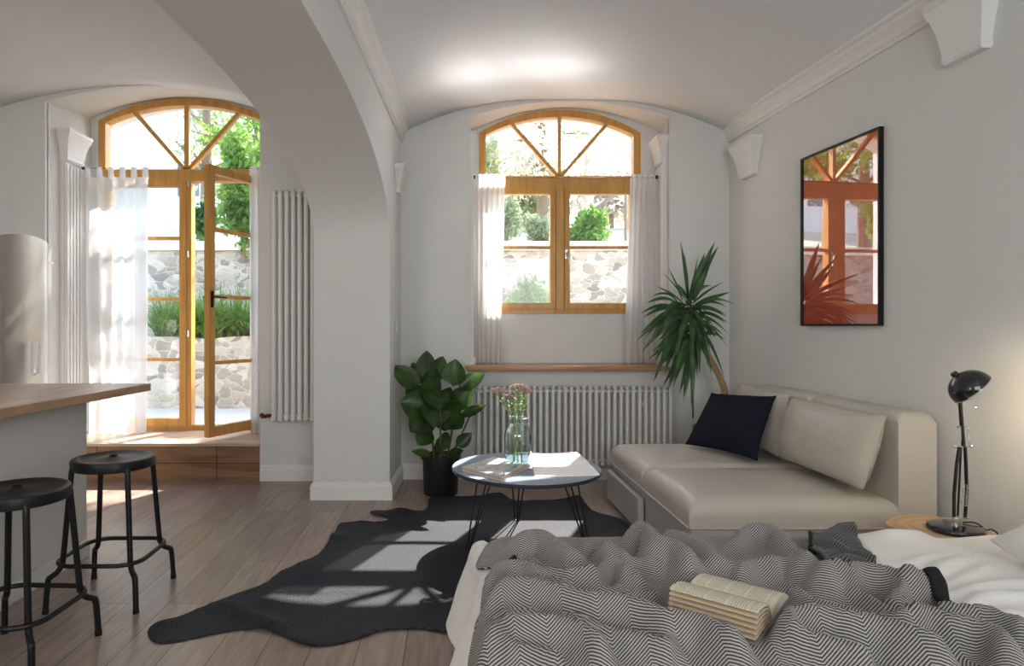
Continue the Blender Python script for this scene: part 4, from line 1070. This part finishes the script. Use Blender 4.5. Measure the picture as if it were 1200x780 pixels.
def coil(p, q, r, turns, rw_):
    bm = BM(); t = (q-p); L_ = t.length; t.normalize(); n1 = t.orthogonal().normalized(); n2 = t.cross(n1); n = int(turns*10)
    tube(bm, [p+t*L_*k/n+(n1*math.cos(2*PI*turns*k/n)+n2*math.sin(2*PI*turns*k/n))*r for k in range(n+1)], rw_, 5); return bm
for a, b in (((1124, 592), (1127, 566)), ((1129, 592), (1131, 566)), ((1123, 517), (1122, 500)), ((1134, 520), (1131, 500))): obj('spring', coil(lpx(*a)+Vector((0, -.012, 0)), lpx(*b)+Vector((0, -.012, 0)), .004, 14, .0010), CHROME, lp)
for k, (a, b, y_) in enumerate(((1120, 1139, 523), (1122, 1133, 500), (1119, 1136, 607))):
    bm = BM(); tube(bm, [lpx(a, y_), lpx(b, y_)], .004, 8)
    for q in ((a, y_), (b, y_)):
        if k == 0: bmesh.ops.create_icosphere(bm, subdivisions=2, radius=.007, matrix=Matrix.Translation(lpx(*q)))
    obj('hinge_rod', bm, CHROME, lp)
# shade: dome whose opening looks down to the right
nrm = Vector((.66, -.26, -.72)).normalized(); rim = lpx(1139.5, 456); M = Matrix.Translation(rim) @ nrm.to_track_quat('-Z', 'Y').to_matrix().to_4x4()
bm = BM(); R0 = .082; pr = [(R0*1.0, 0), (R0, .004)]+[(R0*math.cos(t_), .004+R0*.92*math.sin(t_)) for t_ in [PI/2*k/10 for k in range(1, 9)]]+[(.014, .080), (.014, .092), (.010, .096), (0, .096)]
lathe(bm, pr, n=40, M=M); sd = obj('lamp_shade', bm, BLACKG, lp); 
bm = BM(); lathe(bm, [(R0*.985, .001)]+[(R0*.965*math.cos(t_), .003+R0*.77*math.sin(t_)) for t_ in [PI/2*k/10 for k in range(0, 9)]]+[(0, .066)], n=40, M=M); obj('inner_reflector', bm, mat('white_enamel', (.85, .85, .83), .3), sd)
bm = BM(); lathe(bm, [(R0*.99, -.002), (R0*1.01, -.002), (R0*1.01, .003), (R0*.99, .003), (R0*.99, -.002)], n=40, M=M); obj('rim', bm, CHROME, sd)
BULB = mat('bulb', (1, .9, .75), .3); BULB.node_tree.nodes['Principled BSDF'].inputs['Emission Color'].default_value = (1, .85, .6, 1); BULB.node_tree.nodes['Principled BSDF'].inputs['Emission Strength'].default_value = 6
bm = BM(); bmesh.ops.create_uvsphere(bm, u_segments=16, v_segments=12, radius=.022, matrix=M @ Matrix.Translation((0, 0, .035))); obj('bulb', bm, BULB, lp)
bm = BM(); tube(bm, [lpx(1137, 465), lpx(1144, 477)], .0015, 5); bmesh.ops.create_icosphere(bm, subdivisions=2, radius=.005, matrix=Matrix.Translation(lpx(1144, 478))); obj('switch_pull', bm, CHROME, lp)
bm = BM(); tube(bm, smooth_open([Vector((.03, 0, .036)), Vector((.075, -.01, .036)), Vector((.112, -.02, .010)), Vector((.15, .0, .006)), Vector((.20, .02, -.05)), Vector((.215, .03, -.3))], 5), .003, 6); obj('power_cord', bm, BLACK, lp)
light('lamp_bulb_light', 'POINT', LC+rim+nrm*.01, nrm, 1.4, (1, .78, .52), shadow_soft_size=.02)

# ------------------------------------------------------------------ bed
BT = .52
bd = thing('bed', 'low double bed with white mattress in the foreground', 'bed', (0, 0, 0))
obj('bed_frame', B(.20, 2.42, .62, 2.26, .08, .22), mat('bed_frame_white', (.7, .69, .66), .6), bd, smooth=False)
for xx in (.24, 2.33):
    for yy in (.7, 2.16): obj('leg', B(xx, xx+.05, yy, yy+.05, 0, .08), BLACK, bd, smooth=False)
LINEN = mat('white_linen', (.86, .85, .81), .85, bump=.15, bscale=180)
modbevel(obj('mattress', B(.17, 2.45, .60, 2.29, .22, .47), LINEN, bd, smooth=False), .05, 5)

def duvet_pt(s, t):
    """s: distance in from the foot edge (negative hangs down the side), t: distance from the far edge"""
    X0, Y0 = .13, 2.33
    x = X0+s; yy = Y0-t; z = BT; nx = Vector((0, 0, 1)); r = .07
    wob = .035*noise.noise(Vector((yy*5, 2, s*2)))+.02*math.sin(yy*17+noise.noise(Vector((yy*4, 0, 0)))*3)
    if s < 0:
        L_ = -s; a = min(PI/2, L_/r); x = X0-r*math.sin(a)-max(0, L_-r*PI/2)*.30-(wob*min(1, L_/.2)); z = BT-r+r*math.cos(a)-max(0, L_-r*PI/2)*.96; nx = Vector((-math.sin(a), 0, math.cos(a)))
    if t < 0:
        L_ = -t; a = min(PI/2, L_/r); yy = Y0+r*math.sin(a)+max(0, L_-r*PI/2)*.1; z = min(z, BT-r+r*math.cos(a)-max(0, L_-r*PI/2)*.96)
        nx = (nx+Vector((0, math.sin(a), 0))).normalized()
    return Vector((x, yy, z)), nx
CRE = [([((px_-CX)/F*((H-.56)*F/(py_-CY)), (H-.56)*F/(py_-CY)) for px_, py_ in L_], h_, w_) for L_, h_, w_ in (
    ([(1003, 625), (1040, 660), (1075, 670), (1110, 655), (1170, 645)], .020, .035), ([(1005, 640), (1030, 665), (1080, 678)], .018, .022),
    ([(1045, 622), (1075, 620), (1100, 632), (1150, 652), (1195, 668)], .030, .05), ([(1088, 682), (1130, 668), (1175, 655)], .018, .022),
    ([(1098, 690), (1140, 680), (1195, 678)], .022, .025), ([(1060, 650), (1110, 642), (1150, 640)], .012, .018), ([(1120, 708), (1150, 690), (1200, 692)], .024, .03), ([(1150, 715), (1185, 712), (1240, 725)], .022, .03))]
def duvet_h(x, yy):
    p = Vector((x, yy, 0)); h = .010*noise.noise(p*2.5)
    q = Vector((x*1.3+.5*yy, yy*3.2-.5*x, 1)); q += Vector((noise.noise(q*.9), noise.noise(q*.9+Vector((7, 0, 0))), 0))*.6
    k2 = max(0, min(1, (x-1.1)/.25)); acc = 0
    for pts, h_, w_ in CRE:
        d = min(segdist((x, yy), pts[k], pts[k+1])[0] for k in range(len(pts)-1)); acc = max(acc, h_*math.exp(-(d/w_)**1.6))
    h += (acc+.012*noise.noise(p*3.1))*k2
    if x > 1.25:  # puffed free part near the head
        k = min(1, (x-1.25)/.3); h += .018*k
    return h-.012*(x < 1.2)
bm = BM(); V = []; ns, ntt = 150, 110; L = bm.loops.layers.uv.new('UVMap')
for i in range(ns+1):
    s = -.34+(2.22+.34)*i/ns; row = []
    for j in range(ntt+1):
        t_ = -.16+(1.78)*j/ntt; p, nx = duvet_pt(s, t_); 
        hm = .018*noise.noise(Vector((s*4, t_*4, 3))) if s < 0 else duvet_h(p.x, p.y)
        fade = min(1, max(0, 1+min(t_, 0)/.16)); fe = 1
        row.append(bm.verts.new(p+nx*(hm*(.3+.7*fade))))
    V.append(row)
for i in range(ns):
    for j in range(ntt): bm.faces.new((V[i][j], V[i+1][j], V[i+1][j+1], V[i][j+1]))
dv = obj('duvet', bm, LINEN, angle=80); tag(dv, 'rumpled white duvet covering the bed under the grey blanket', 'duvet')
pw = pillow((1.66, 1.98, .64), (1.62, 1.36, .64), (2.12, 1.32, .70), (2.16, 1.98, .70), .26, LINEN, 'bed_pillow', 'plump white bed pillow at the right edge of the bed', 11, pinch=.05, wr=.02, cat='pillow')

# herringbone throw
def s1(x, y_): return (520+x/4.335, 600+y_/4.333)
def s2_(x, y_): return (720+x/4.335, 600+y_/4.333)
def s3(x, y_): return (940+x/4.335, 600+y_/4.333)
RID = [ # (points, height, width)
 ([s1(*p) for p in ((150,560),(230,460),(340,420),(480,430),(600,455),(760,492),(900,500),(1020,530),(1127,575))]+[s2_(*p) for p in ((330,580),(440,600),(560,660),(680,720),(800,780))], .055, .050),
 ([s1(*p) for p in ((200,430),(280,320),(400,300),(480,350),(600,400),(680,440))], .042, .045),
 ([s1(*p) for p in ((160,760),(240,660),(330,600),(450,600),(600,610),(700,640),(780,690),(850,770))], .050, .040),
 ([s1(*p) for p in ((130,680),(230,600),(300,560),(420,550),(560,570),(680,610),(850,640),(1000,665),(1127,700))]+[s2_(*p) for p in ((300,690),(480,760))], .034, .032),
 ([s1(*p) for p in ((380,170),(430,135),(500,140),(560,180),(640,230),(680,265))], .040, .06),
 ([s1(*p) for p in ((330,230),(420,250),(520,300))], .022, .03),
 ([s1(*p) for p in ((430,320),(560,350),(660,372),(740,360),(800,310),(835,260),(800,215),(720,220))], .034, .030),
 ([s1(*p) for p in ((800,210),(860,240),(900,300),(960,350),(1040,370))], .030, .034),
 ([s1(*p) for p in ((640,170),(760,195),(860,220),(930,250),(1060,275),(1127,290))], .026, .04),
 ([s1(*p) for p in ((940,130),(1000,100),(1050,140))]+[s2_(*p) for p in ((200,190),(290,210),(370,260),(440,310))], .055, .055),
 ([s2_(*p) for p in ((210,110),(330,130),(430,180),(500,250),(520,280))], .034, .06),
 ([s2_(*p) for p in ((560,170),(700,100),(820,120),(880,200),(960,260),(1030,330),(1080,390))], .038, .05),
 ([s2_(*p) for p in ((600,310),(700,285),(800,258),(900,275),(980,330))], .034, .040),
 ([s2_(*p) for p in ((860,370),(930,420),(1000,470),(1127,510))]+[s3(*p) for p in ((300,540),(480,580),(600,640))], .030, .034),
 ([s2_(*p) for p in ((780,650),(850,600),(930,560),(1000,545),(1127,560))]+[s3(*p) for p in ((250,580),(400,600),(520,640),(700,700),(850,760))], .050, .042),
 ([s3(*p) for p in ((130,380),(200,330),(280,310),(400,330),(500,365),(570,400))], .045, .042),
 ([s3(*p) for p in ((560,490),(480,440),(560,415),(640,385),(690,420))], .034, .028),
 ([s3(*p) for p in ((520,590),(620,540),(760,580),(900,610),(1000,660),(1100,780))], .045, .038),
 ([s3(*p) for p in ((640,475),(780,505),(950,535),(1080,590),(1180,650))], .032, .035),
 ([s3(*p) for p in ((-100,640),(0,660),(100,685),(250,725),(400,775))], .040, .036),
 ([s1(*p) for p in ((200,780),(330,715),(480,725),(640,775))], .030, .032),
 ([s3(*p) for p in ((220,400),(300,430),(380,480),(490,570))], .026, .028),
 ([s1(*p) for p in ((600,400),(720,380),(850,400),(1000,420),(1127,400))], .022, .035),
 ([s1(*p) for p in ((860,410),(960,350),(1060,385))], .014, .03),
]
def flat(p, z): return pz(p[0], p[1], z).to_2d()
ridges = []
for pts, h_, w_ in RID:
    q = [flat(p, BT+.02+h_) for p in pts]; q3 = smooth_open([Vector((a.x, a.y, 0)) for a in q], 4); ridges.append(([(a.x, a.y) for a in q3], h_*1.9, w_*.88))
# folds of the part nearer than the frame
for k in range(7):
    y0 = 1.27-.1*k; ridges.append(([(-.02+.23*i, y0-.11*i*.35+.035*math.sin(i*1.3+k*2)) for i in range(9)], .035, .035))
BB = [(min(p[0] for p in r[0])-.15, max(p[0] for p in r[0])+.15, min(p[1] for p in r[0])-.15, max(p[1] for p in r[0])+.15) for r in ridges]
def blanket_z(x, yy):
    z = BT+.012
    if x < .15: u = min(1, (.15-x)/.16); z -= .26*(1-math.sqrt(max(0, 1-u*u)))
    if yy > 2.31: u = min(1, (yy-2.31)/.10); z -= .12*(1-math.sqrt(max(0, 1-u*u)))
    acc = 0
    for (pts, h_, w_), bb_ in zip(ridges, BB):
        if not (bb_[0] < x < bb_[1] and bb_[2] < yy < bb_[3]): continue
        best = (9, None, 0); n = len(pts)
        for k in range(n-1):
            d, q, t = segdist((x, yy), pts[k], pts[k+1])
            if d < best[0]: best = (d, q, (k+t)/(n-1), pts[k], pts[k+1])
        if best[0] < .15:
            d = best[0]; a, b = best[3], best[4]; sgn = (b[0]-a[0])*(yy-a[1])-(b[1]-a[1])*(x-a[0])
            ww = w_*(.72 if sgn < 0 else 1.15)   # steeper on the near flank
            en = min(1, best[2]/.14, (1-best[2])/.14); en = en*en*(3-2*en)
            acc = max(acc, 0)+h_*en*math.exp(-(d/ww)**2)*(1 if acc < .03 else .75)
    p = Vector((x*5, yy*7, 0)); z += acc+.009*noise.noise(p)+.004*noise.noise(p*2.7)
    if x > 1.25: z += .035*min(1, (x-1.25)/.3)
    db = Vector((x-.72, yy-1.67)); du, dv_ = abs(db.x*.76-db.y*.65), abs(db.x*.65+db.y*.76); kk = max(0, min(1, (max(du-.10, dv_-.13))/.06)); kk = kk*kk*(3-2*kk)
    return z*kk+(BT+.032)*(1-kk)
edge = [s1(330,215),s1(420,160),s1(500,140),s1(640,150),s1(830,140),s1(900,105),s1(1020,85),s1(1100,110),s2_(330,120),s2_(440,130),s2_(600,100),s2_(720,80),s2_(850,95),s2_(960,80),s3(40,85),(985,628),(995,640),s3(230,250),s3(400,315),s3(560,350),s3(660,400),s3(750,480),s3(900,510),s3(1080,590),(1215,752),(1300,830)]
e2 = [flat(p, BT+.045) for p in edge[15:]]
poly = [(.08, 2.09), (.10, 2.19), (.16, 2.30), (.30, 2.36), (.55, 2.365), (.8, 2.36), (1.05, 2.35), (1.3, 2.34), (1.39, 2.32)]+[(p.x, p.y) for p in e2]+[(1.75, .72), (1.0, .68), (.4, .72), (.02, .8), (0.0, 1.2), (.015, 1.42), (.035, 1.55), (.072, 1.70), (.10, 1.83), (.17, 1.97), (.19, 2.03), (.13, 2.05)]
poly = [(p.x, p.y) for p in smooth_closed([Vector((a, b, 0)) for a, b in poly], 4)]
def herring(name, light_, dark, dens=.5):
    m = mat(name, light_, .95, sheen=.1); t = m.node_tree; b = t.nodes['Principled BSDF']; uv = nd(t, 'ShaderNodeUVMap'); sp_ = nd(t, 'ShaderNodeSeparateXYZ'); t.links.new(uv.outputs[0], sp_.inputs[0])
    u, v = sp_.outputs[0], sp_.outputs[1]
    tri = math_(t, 'PINGPONG', u, .072)             # zigzag between 0 and .045
    s = math_(t, 'ADD', v, math_(t, 'MULTIPLY', tri, .95))
    f = math_(t, 'FRACT', math_(t, 'DIVIDE', s, .0098))
    d = math_(t, 'ABSOLUTE', math_(t, 'SUBTRACT', f, .5))
    n = nd(t, 'ShaderNodeTexNoise'); n.inputs['Scale'].default_value = 400; t.links.new(uv.outputs[0], n.inputs['Vector'])
    d = math_(t, 'ADD', d, math_(t, 'MULTIPLY', math_(t, 'SUBTRACT', n.outputs['Fac'], .5), .22))
    t.links.new(ramp(t, d, [(dens*.5-.05, dark), (dens*.5+.05, light_)]), b.inputs['Base Color'])
    bp = nd(t, 'ShaderNodeBump'); bp.inputs['Strength'].default_value = .35; bp.inputs['Distance'].default_value = .002
    t.links.new(d, bp.inputs['Height']); t.links.new(bp.outputs[0], b.inputs['Normal']); return m
bkt = thing('throw_blanket', 'crumpled grey herringbone wool blanket lying across the white duvet', 'blanket')
cl = obj('cloth', gridpoly(poly, .0125, blanket_z), herring('herringbone_wool', (.44, .42, .395), (.05, .047, .047)), bkt, angle=80); solid(cl, .007, 0)
# re-stretch the weave over the folds: v follows the surface length
me = cl.data; uvl = me.uv_layers[0].data
cols = {}
for lp_ in me.loops:
    co = me.vertices[lp_.vertex_index].co; uvl[lp_.index].uv = (co.x*.97+co.y*.10, co.y+co.z*.9-co.x*.12)
# dark bound hem along the right edge and the turned-back dark corner
DARKW = herring('herringbone_reverse', (.16, .16, .16), (.012, .012, .014), .62); HEM = mat('black_hem', (.012, .012, .013), .95, bump=.4, bscale=200)
hp_ = [flat(p, BT+.05) for p in [s3(400,315),s3(480,322),s3(560,350),s3(640,385),s3(700,420),s3(750,480)]]
bm = BM(); pts = smooth_open([Vector((p.x, p.y, 0)) for p in hp_], 5); V = []
for k, p in enumerate(pts):
    tq = (pts[min(k+1, len(pts)-1)]-pts[max(k-1, 0)]).normalized(); nq = Vector((-tq.y, tq.x, 0)); u = k/(len(pts)-1); ww = .010+.016*math.sin(PI*u)
    z = blanket_z(p.x, p.y)
    V.append([bm.verts.new((p.x+nq.x*d, p.y+nq.y*d, z+.016-.018*(d/ww > .9)+.01*math.sin(PI*(d/ww+1)/2))) for d in (-ww, -ww*.4, ww*.3, ww)])
for a, b in zip(V, V[1:]):
    for k in range(3): bm.faces.new((a[k], a[k+1], b[k+1], b[k]))
o = obj('hem', bm, HEM, bkt, angle=80); solid(o, .006, 0)
tc_ = [flat(p, BT+.055) for p in [s3(45,90),s3(130,110),s3(190,60),s3(262,60),s3(275,130),s3(310,180),s3(355,205),s3(372,300),s3(300,330),s3(170,345),s3(100,300),s3(40,250),s3(35,170)]]
tp_ = [(p.x, p.y) for p in smooth_closed([Vector((p.x, p.y, 0)) for p in tc_], 3)]
cr_ = [([flat(p, BT+.09) for p in [s3(60,230),s3(120,170),s3(200,150),s3(290,180)]], .032, .04), ([flat(p, BT+.09) for p in [s3(150,290),s3(250,240),s3(350,210)]], .034, .032), ([flat(p, BT+.09) for p in [s3(120,120),s3(200,70),s3(260,65)]], .035, .05)]
def turn_z(x, yy):
    z = min(BT+.075, blanket_z(x, yy)+.03) if x < 1.5 else BT+.07
    for pts, h_, w_ in cr_:
        d = min(segdist((x, yy), pts[k], pts[k+1])[0] for k in range(len(pts)-1)); z += h_*math.exp(-(d/w_)**2)
    return z+.008*noise.noise(Vector((x*14, yy*14, 4)))
o = obj('turned_corner', gridpoly(tp_, .012, turn_z), DARKW, bkt, angle=80); solid(o, .007, 0); o['label'] = 'darker turned-back blanket corner'
bm = BM(); e_ = [flat(p, BT+.06) for p in [s3(40,85),s3(45,140),s3(45,190),s3(42,245)]]
tube(bm, [Vector((p.x, p.y, max(blanket_z(p.x, p.y), turn_z(p.x, p.y))+.004)) for p in e_], .007, 6); obj('hem', bm, HEM, bkt); bm = BM()
tube(bm, [Vector((a, b, blanket_z(a, b)+.010)) for a, b in ((.185, 2.06), (.195, 2.02), (.18, 1.97), (.15, 1.92))], .010, 6)
obj('hem', bm, HEM, bkt)

# ------------------------------------------------------------------ open book on the blanket
bs = Vector((.72, 1.67, 0)); sd_ = Vector((.76, -.65, 0)).normalized(); rd = Vector((-sd_.y, sd_.x, 0))*1.0
bz = BT+.043
bk = thing('open_book', 'open paperback with cream pages lying on the grey blanket', 'book', (bs.x, bs.y, bz)); bk.scale = (1.08, 1.08, 1.08)
def prof_prism(prof, name, m, half=.099, tilt=0):
    bm = BM(); n = len(prof); rows = []
    for s in (-1, 1): rows.append([bm.verts.new(rd*p+sd_*half*s+Vector((0, 0, z))) for p, z in prof])
    for k in range(n): bm.faces.new((rows[0][k], rows[0][(k+1) % n], rows[1][(k+1) % n], rows[1][k]))
    bm.faces.new(rows[0][::-1]); bm.faces.new(rows[1]); return obj(name, bm, m, bk, angle=40)
def pagemat():
    m = mat('printed_page', (.70, .64, .50), .8); t = m.node_tree; b = t.nodes['Principled BSDF']; tc = nd(t, 'ShaderNodeTexCoord'); mp = nd(t, 'ShaderNodeMapping')
    mp.inputs['Rotation'].default_value = (0, 0, -math.atan2(sd_.y, sd_.x)); t.links.new(tc.outputs['Object'], mp.inputs[0]); sx = nd(t, 'ShaderNodeSeparateXYZ'); t.links.new(mp.outputs[0], sx.inputs[0])
    ln = math_(t, 'FRACT', math_(t, 'DIVIDE', sx.outputs[0], .0058)); l1 = math_(t, 'LESS_THAN', ln, .42)
    n = nd(t, 'ShaderNodeTexNoise'); n.inputs['Scale'].default_value = 260; t.links.new(mp.outputs[0], n.inputs['Vector']); l2 = math_(t, 'GREATER_THAN', n.outputs['Fac'], .43)
    a1 = math_(t, 'LESS_THAN', math_(t, 'ABSOLUTE', sx.outputs[0]), .088); ay = math_(t, 'ABSOLUTE', math_(t, 'SUBTRACT', math_(t, 'ABSOLUTE', sx.outputs[1]), .072)); a2 = math_(t, 'LESS_THAN', ay, .046)
    par = math_(t, 'GREATER_THAN', math_(t, 'FRACT', math_(t, 'DIVIDE', math_(t, 'ADD', sx.outputs[0], .02), .047)), .15)
    f = math_(t, 'MULTIPLY', math_(t, 'MULTIPLY', math_(t, 'MULTIPLY', l1, l2), math_(t, 'MULTIPLY', a1, a2)), math_(t, 'MULTIPLY', par, .42))
    mx = nd(t, 'ShaderNodeMix', data_type='RGBA'); mx.inputs[6].default_value = (.70, .64, .50, 1); mx.inputs[7].default_value = (.12, .11, .10, 1); t.links.new(f, mx.inputs[0]); t.links.new(mx.outputs[2], b.inputs['Base Color']); return m
PG = pagemat(); PE = mat('page_block', (.62, .50, .34), .85)
prof_prism([(-.135, -.006), (.150, .004), (.150, .007), (0, .004), (-.135, -.003)], 'cover', mat('book_cover', (.25, .25, .24), .5), .102)
top = [(0.002, .008), (.006, .018), (.018, .028), (.04, .034), (.07, .035), (.10, .031), (.125, .024), (.140, .015)]
prof_prism(top+[(.148, .008), (0, .005)], 'right_pages', PG)
for k in range(6):
    zf_ = .003+.0105*k; x_ = -.132+.0035*k
    up = [(0.000, .006+.0015*k), (-.010, .010+.003*k), (-.030, zf_*.72+.010), (-.065, zf_*.92+.009), (-.10, zf_+.007), (x_, zf_+.005)]
    dn = [(x, z-.0060+(.0015 if x < -.09 else 0)) for x, z in up[::-1]]
    o = prof_prism(up+dn, 'left_pages', PG if k == 5 else PE, .098)
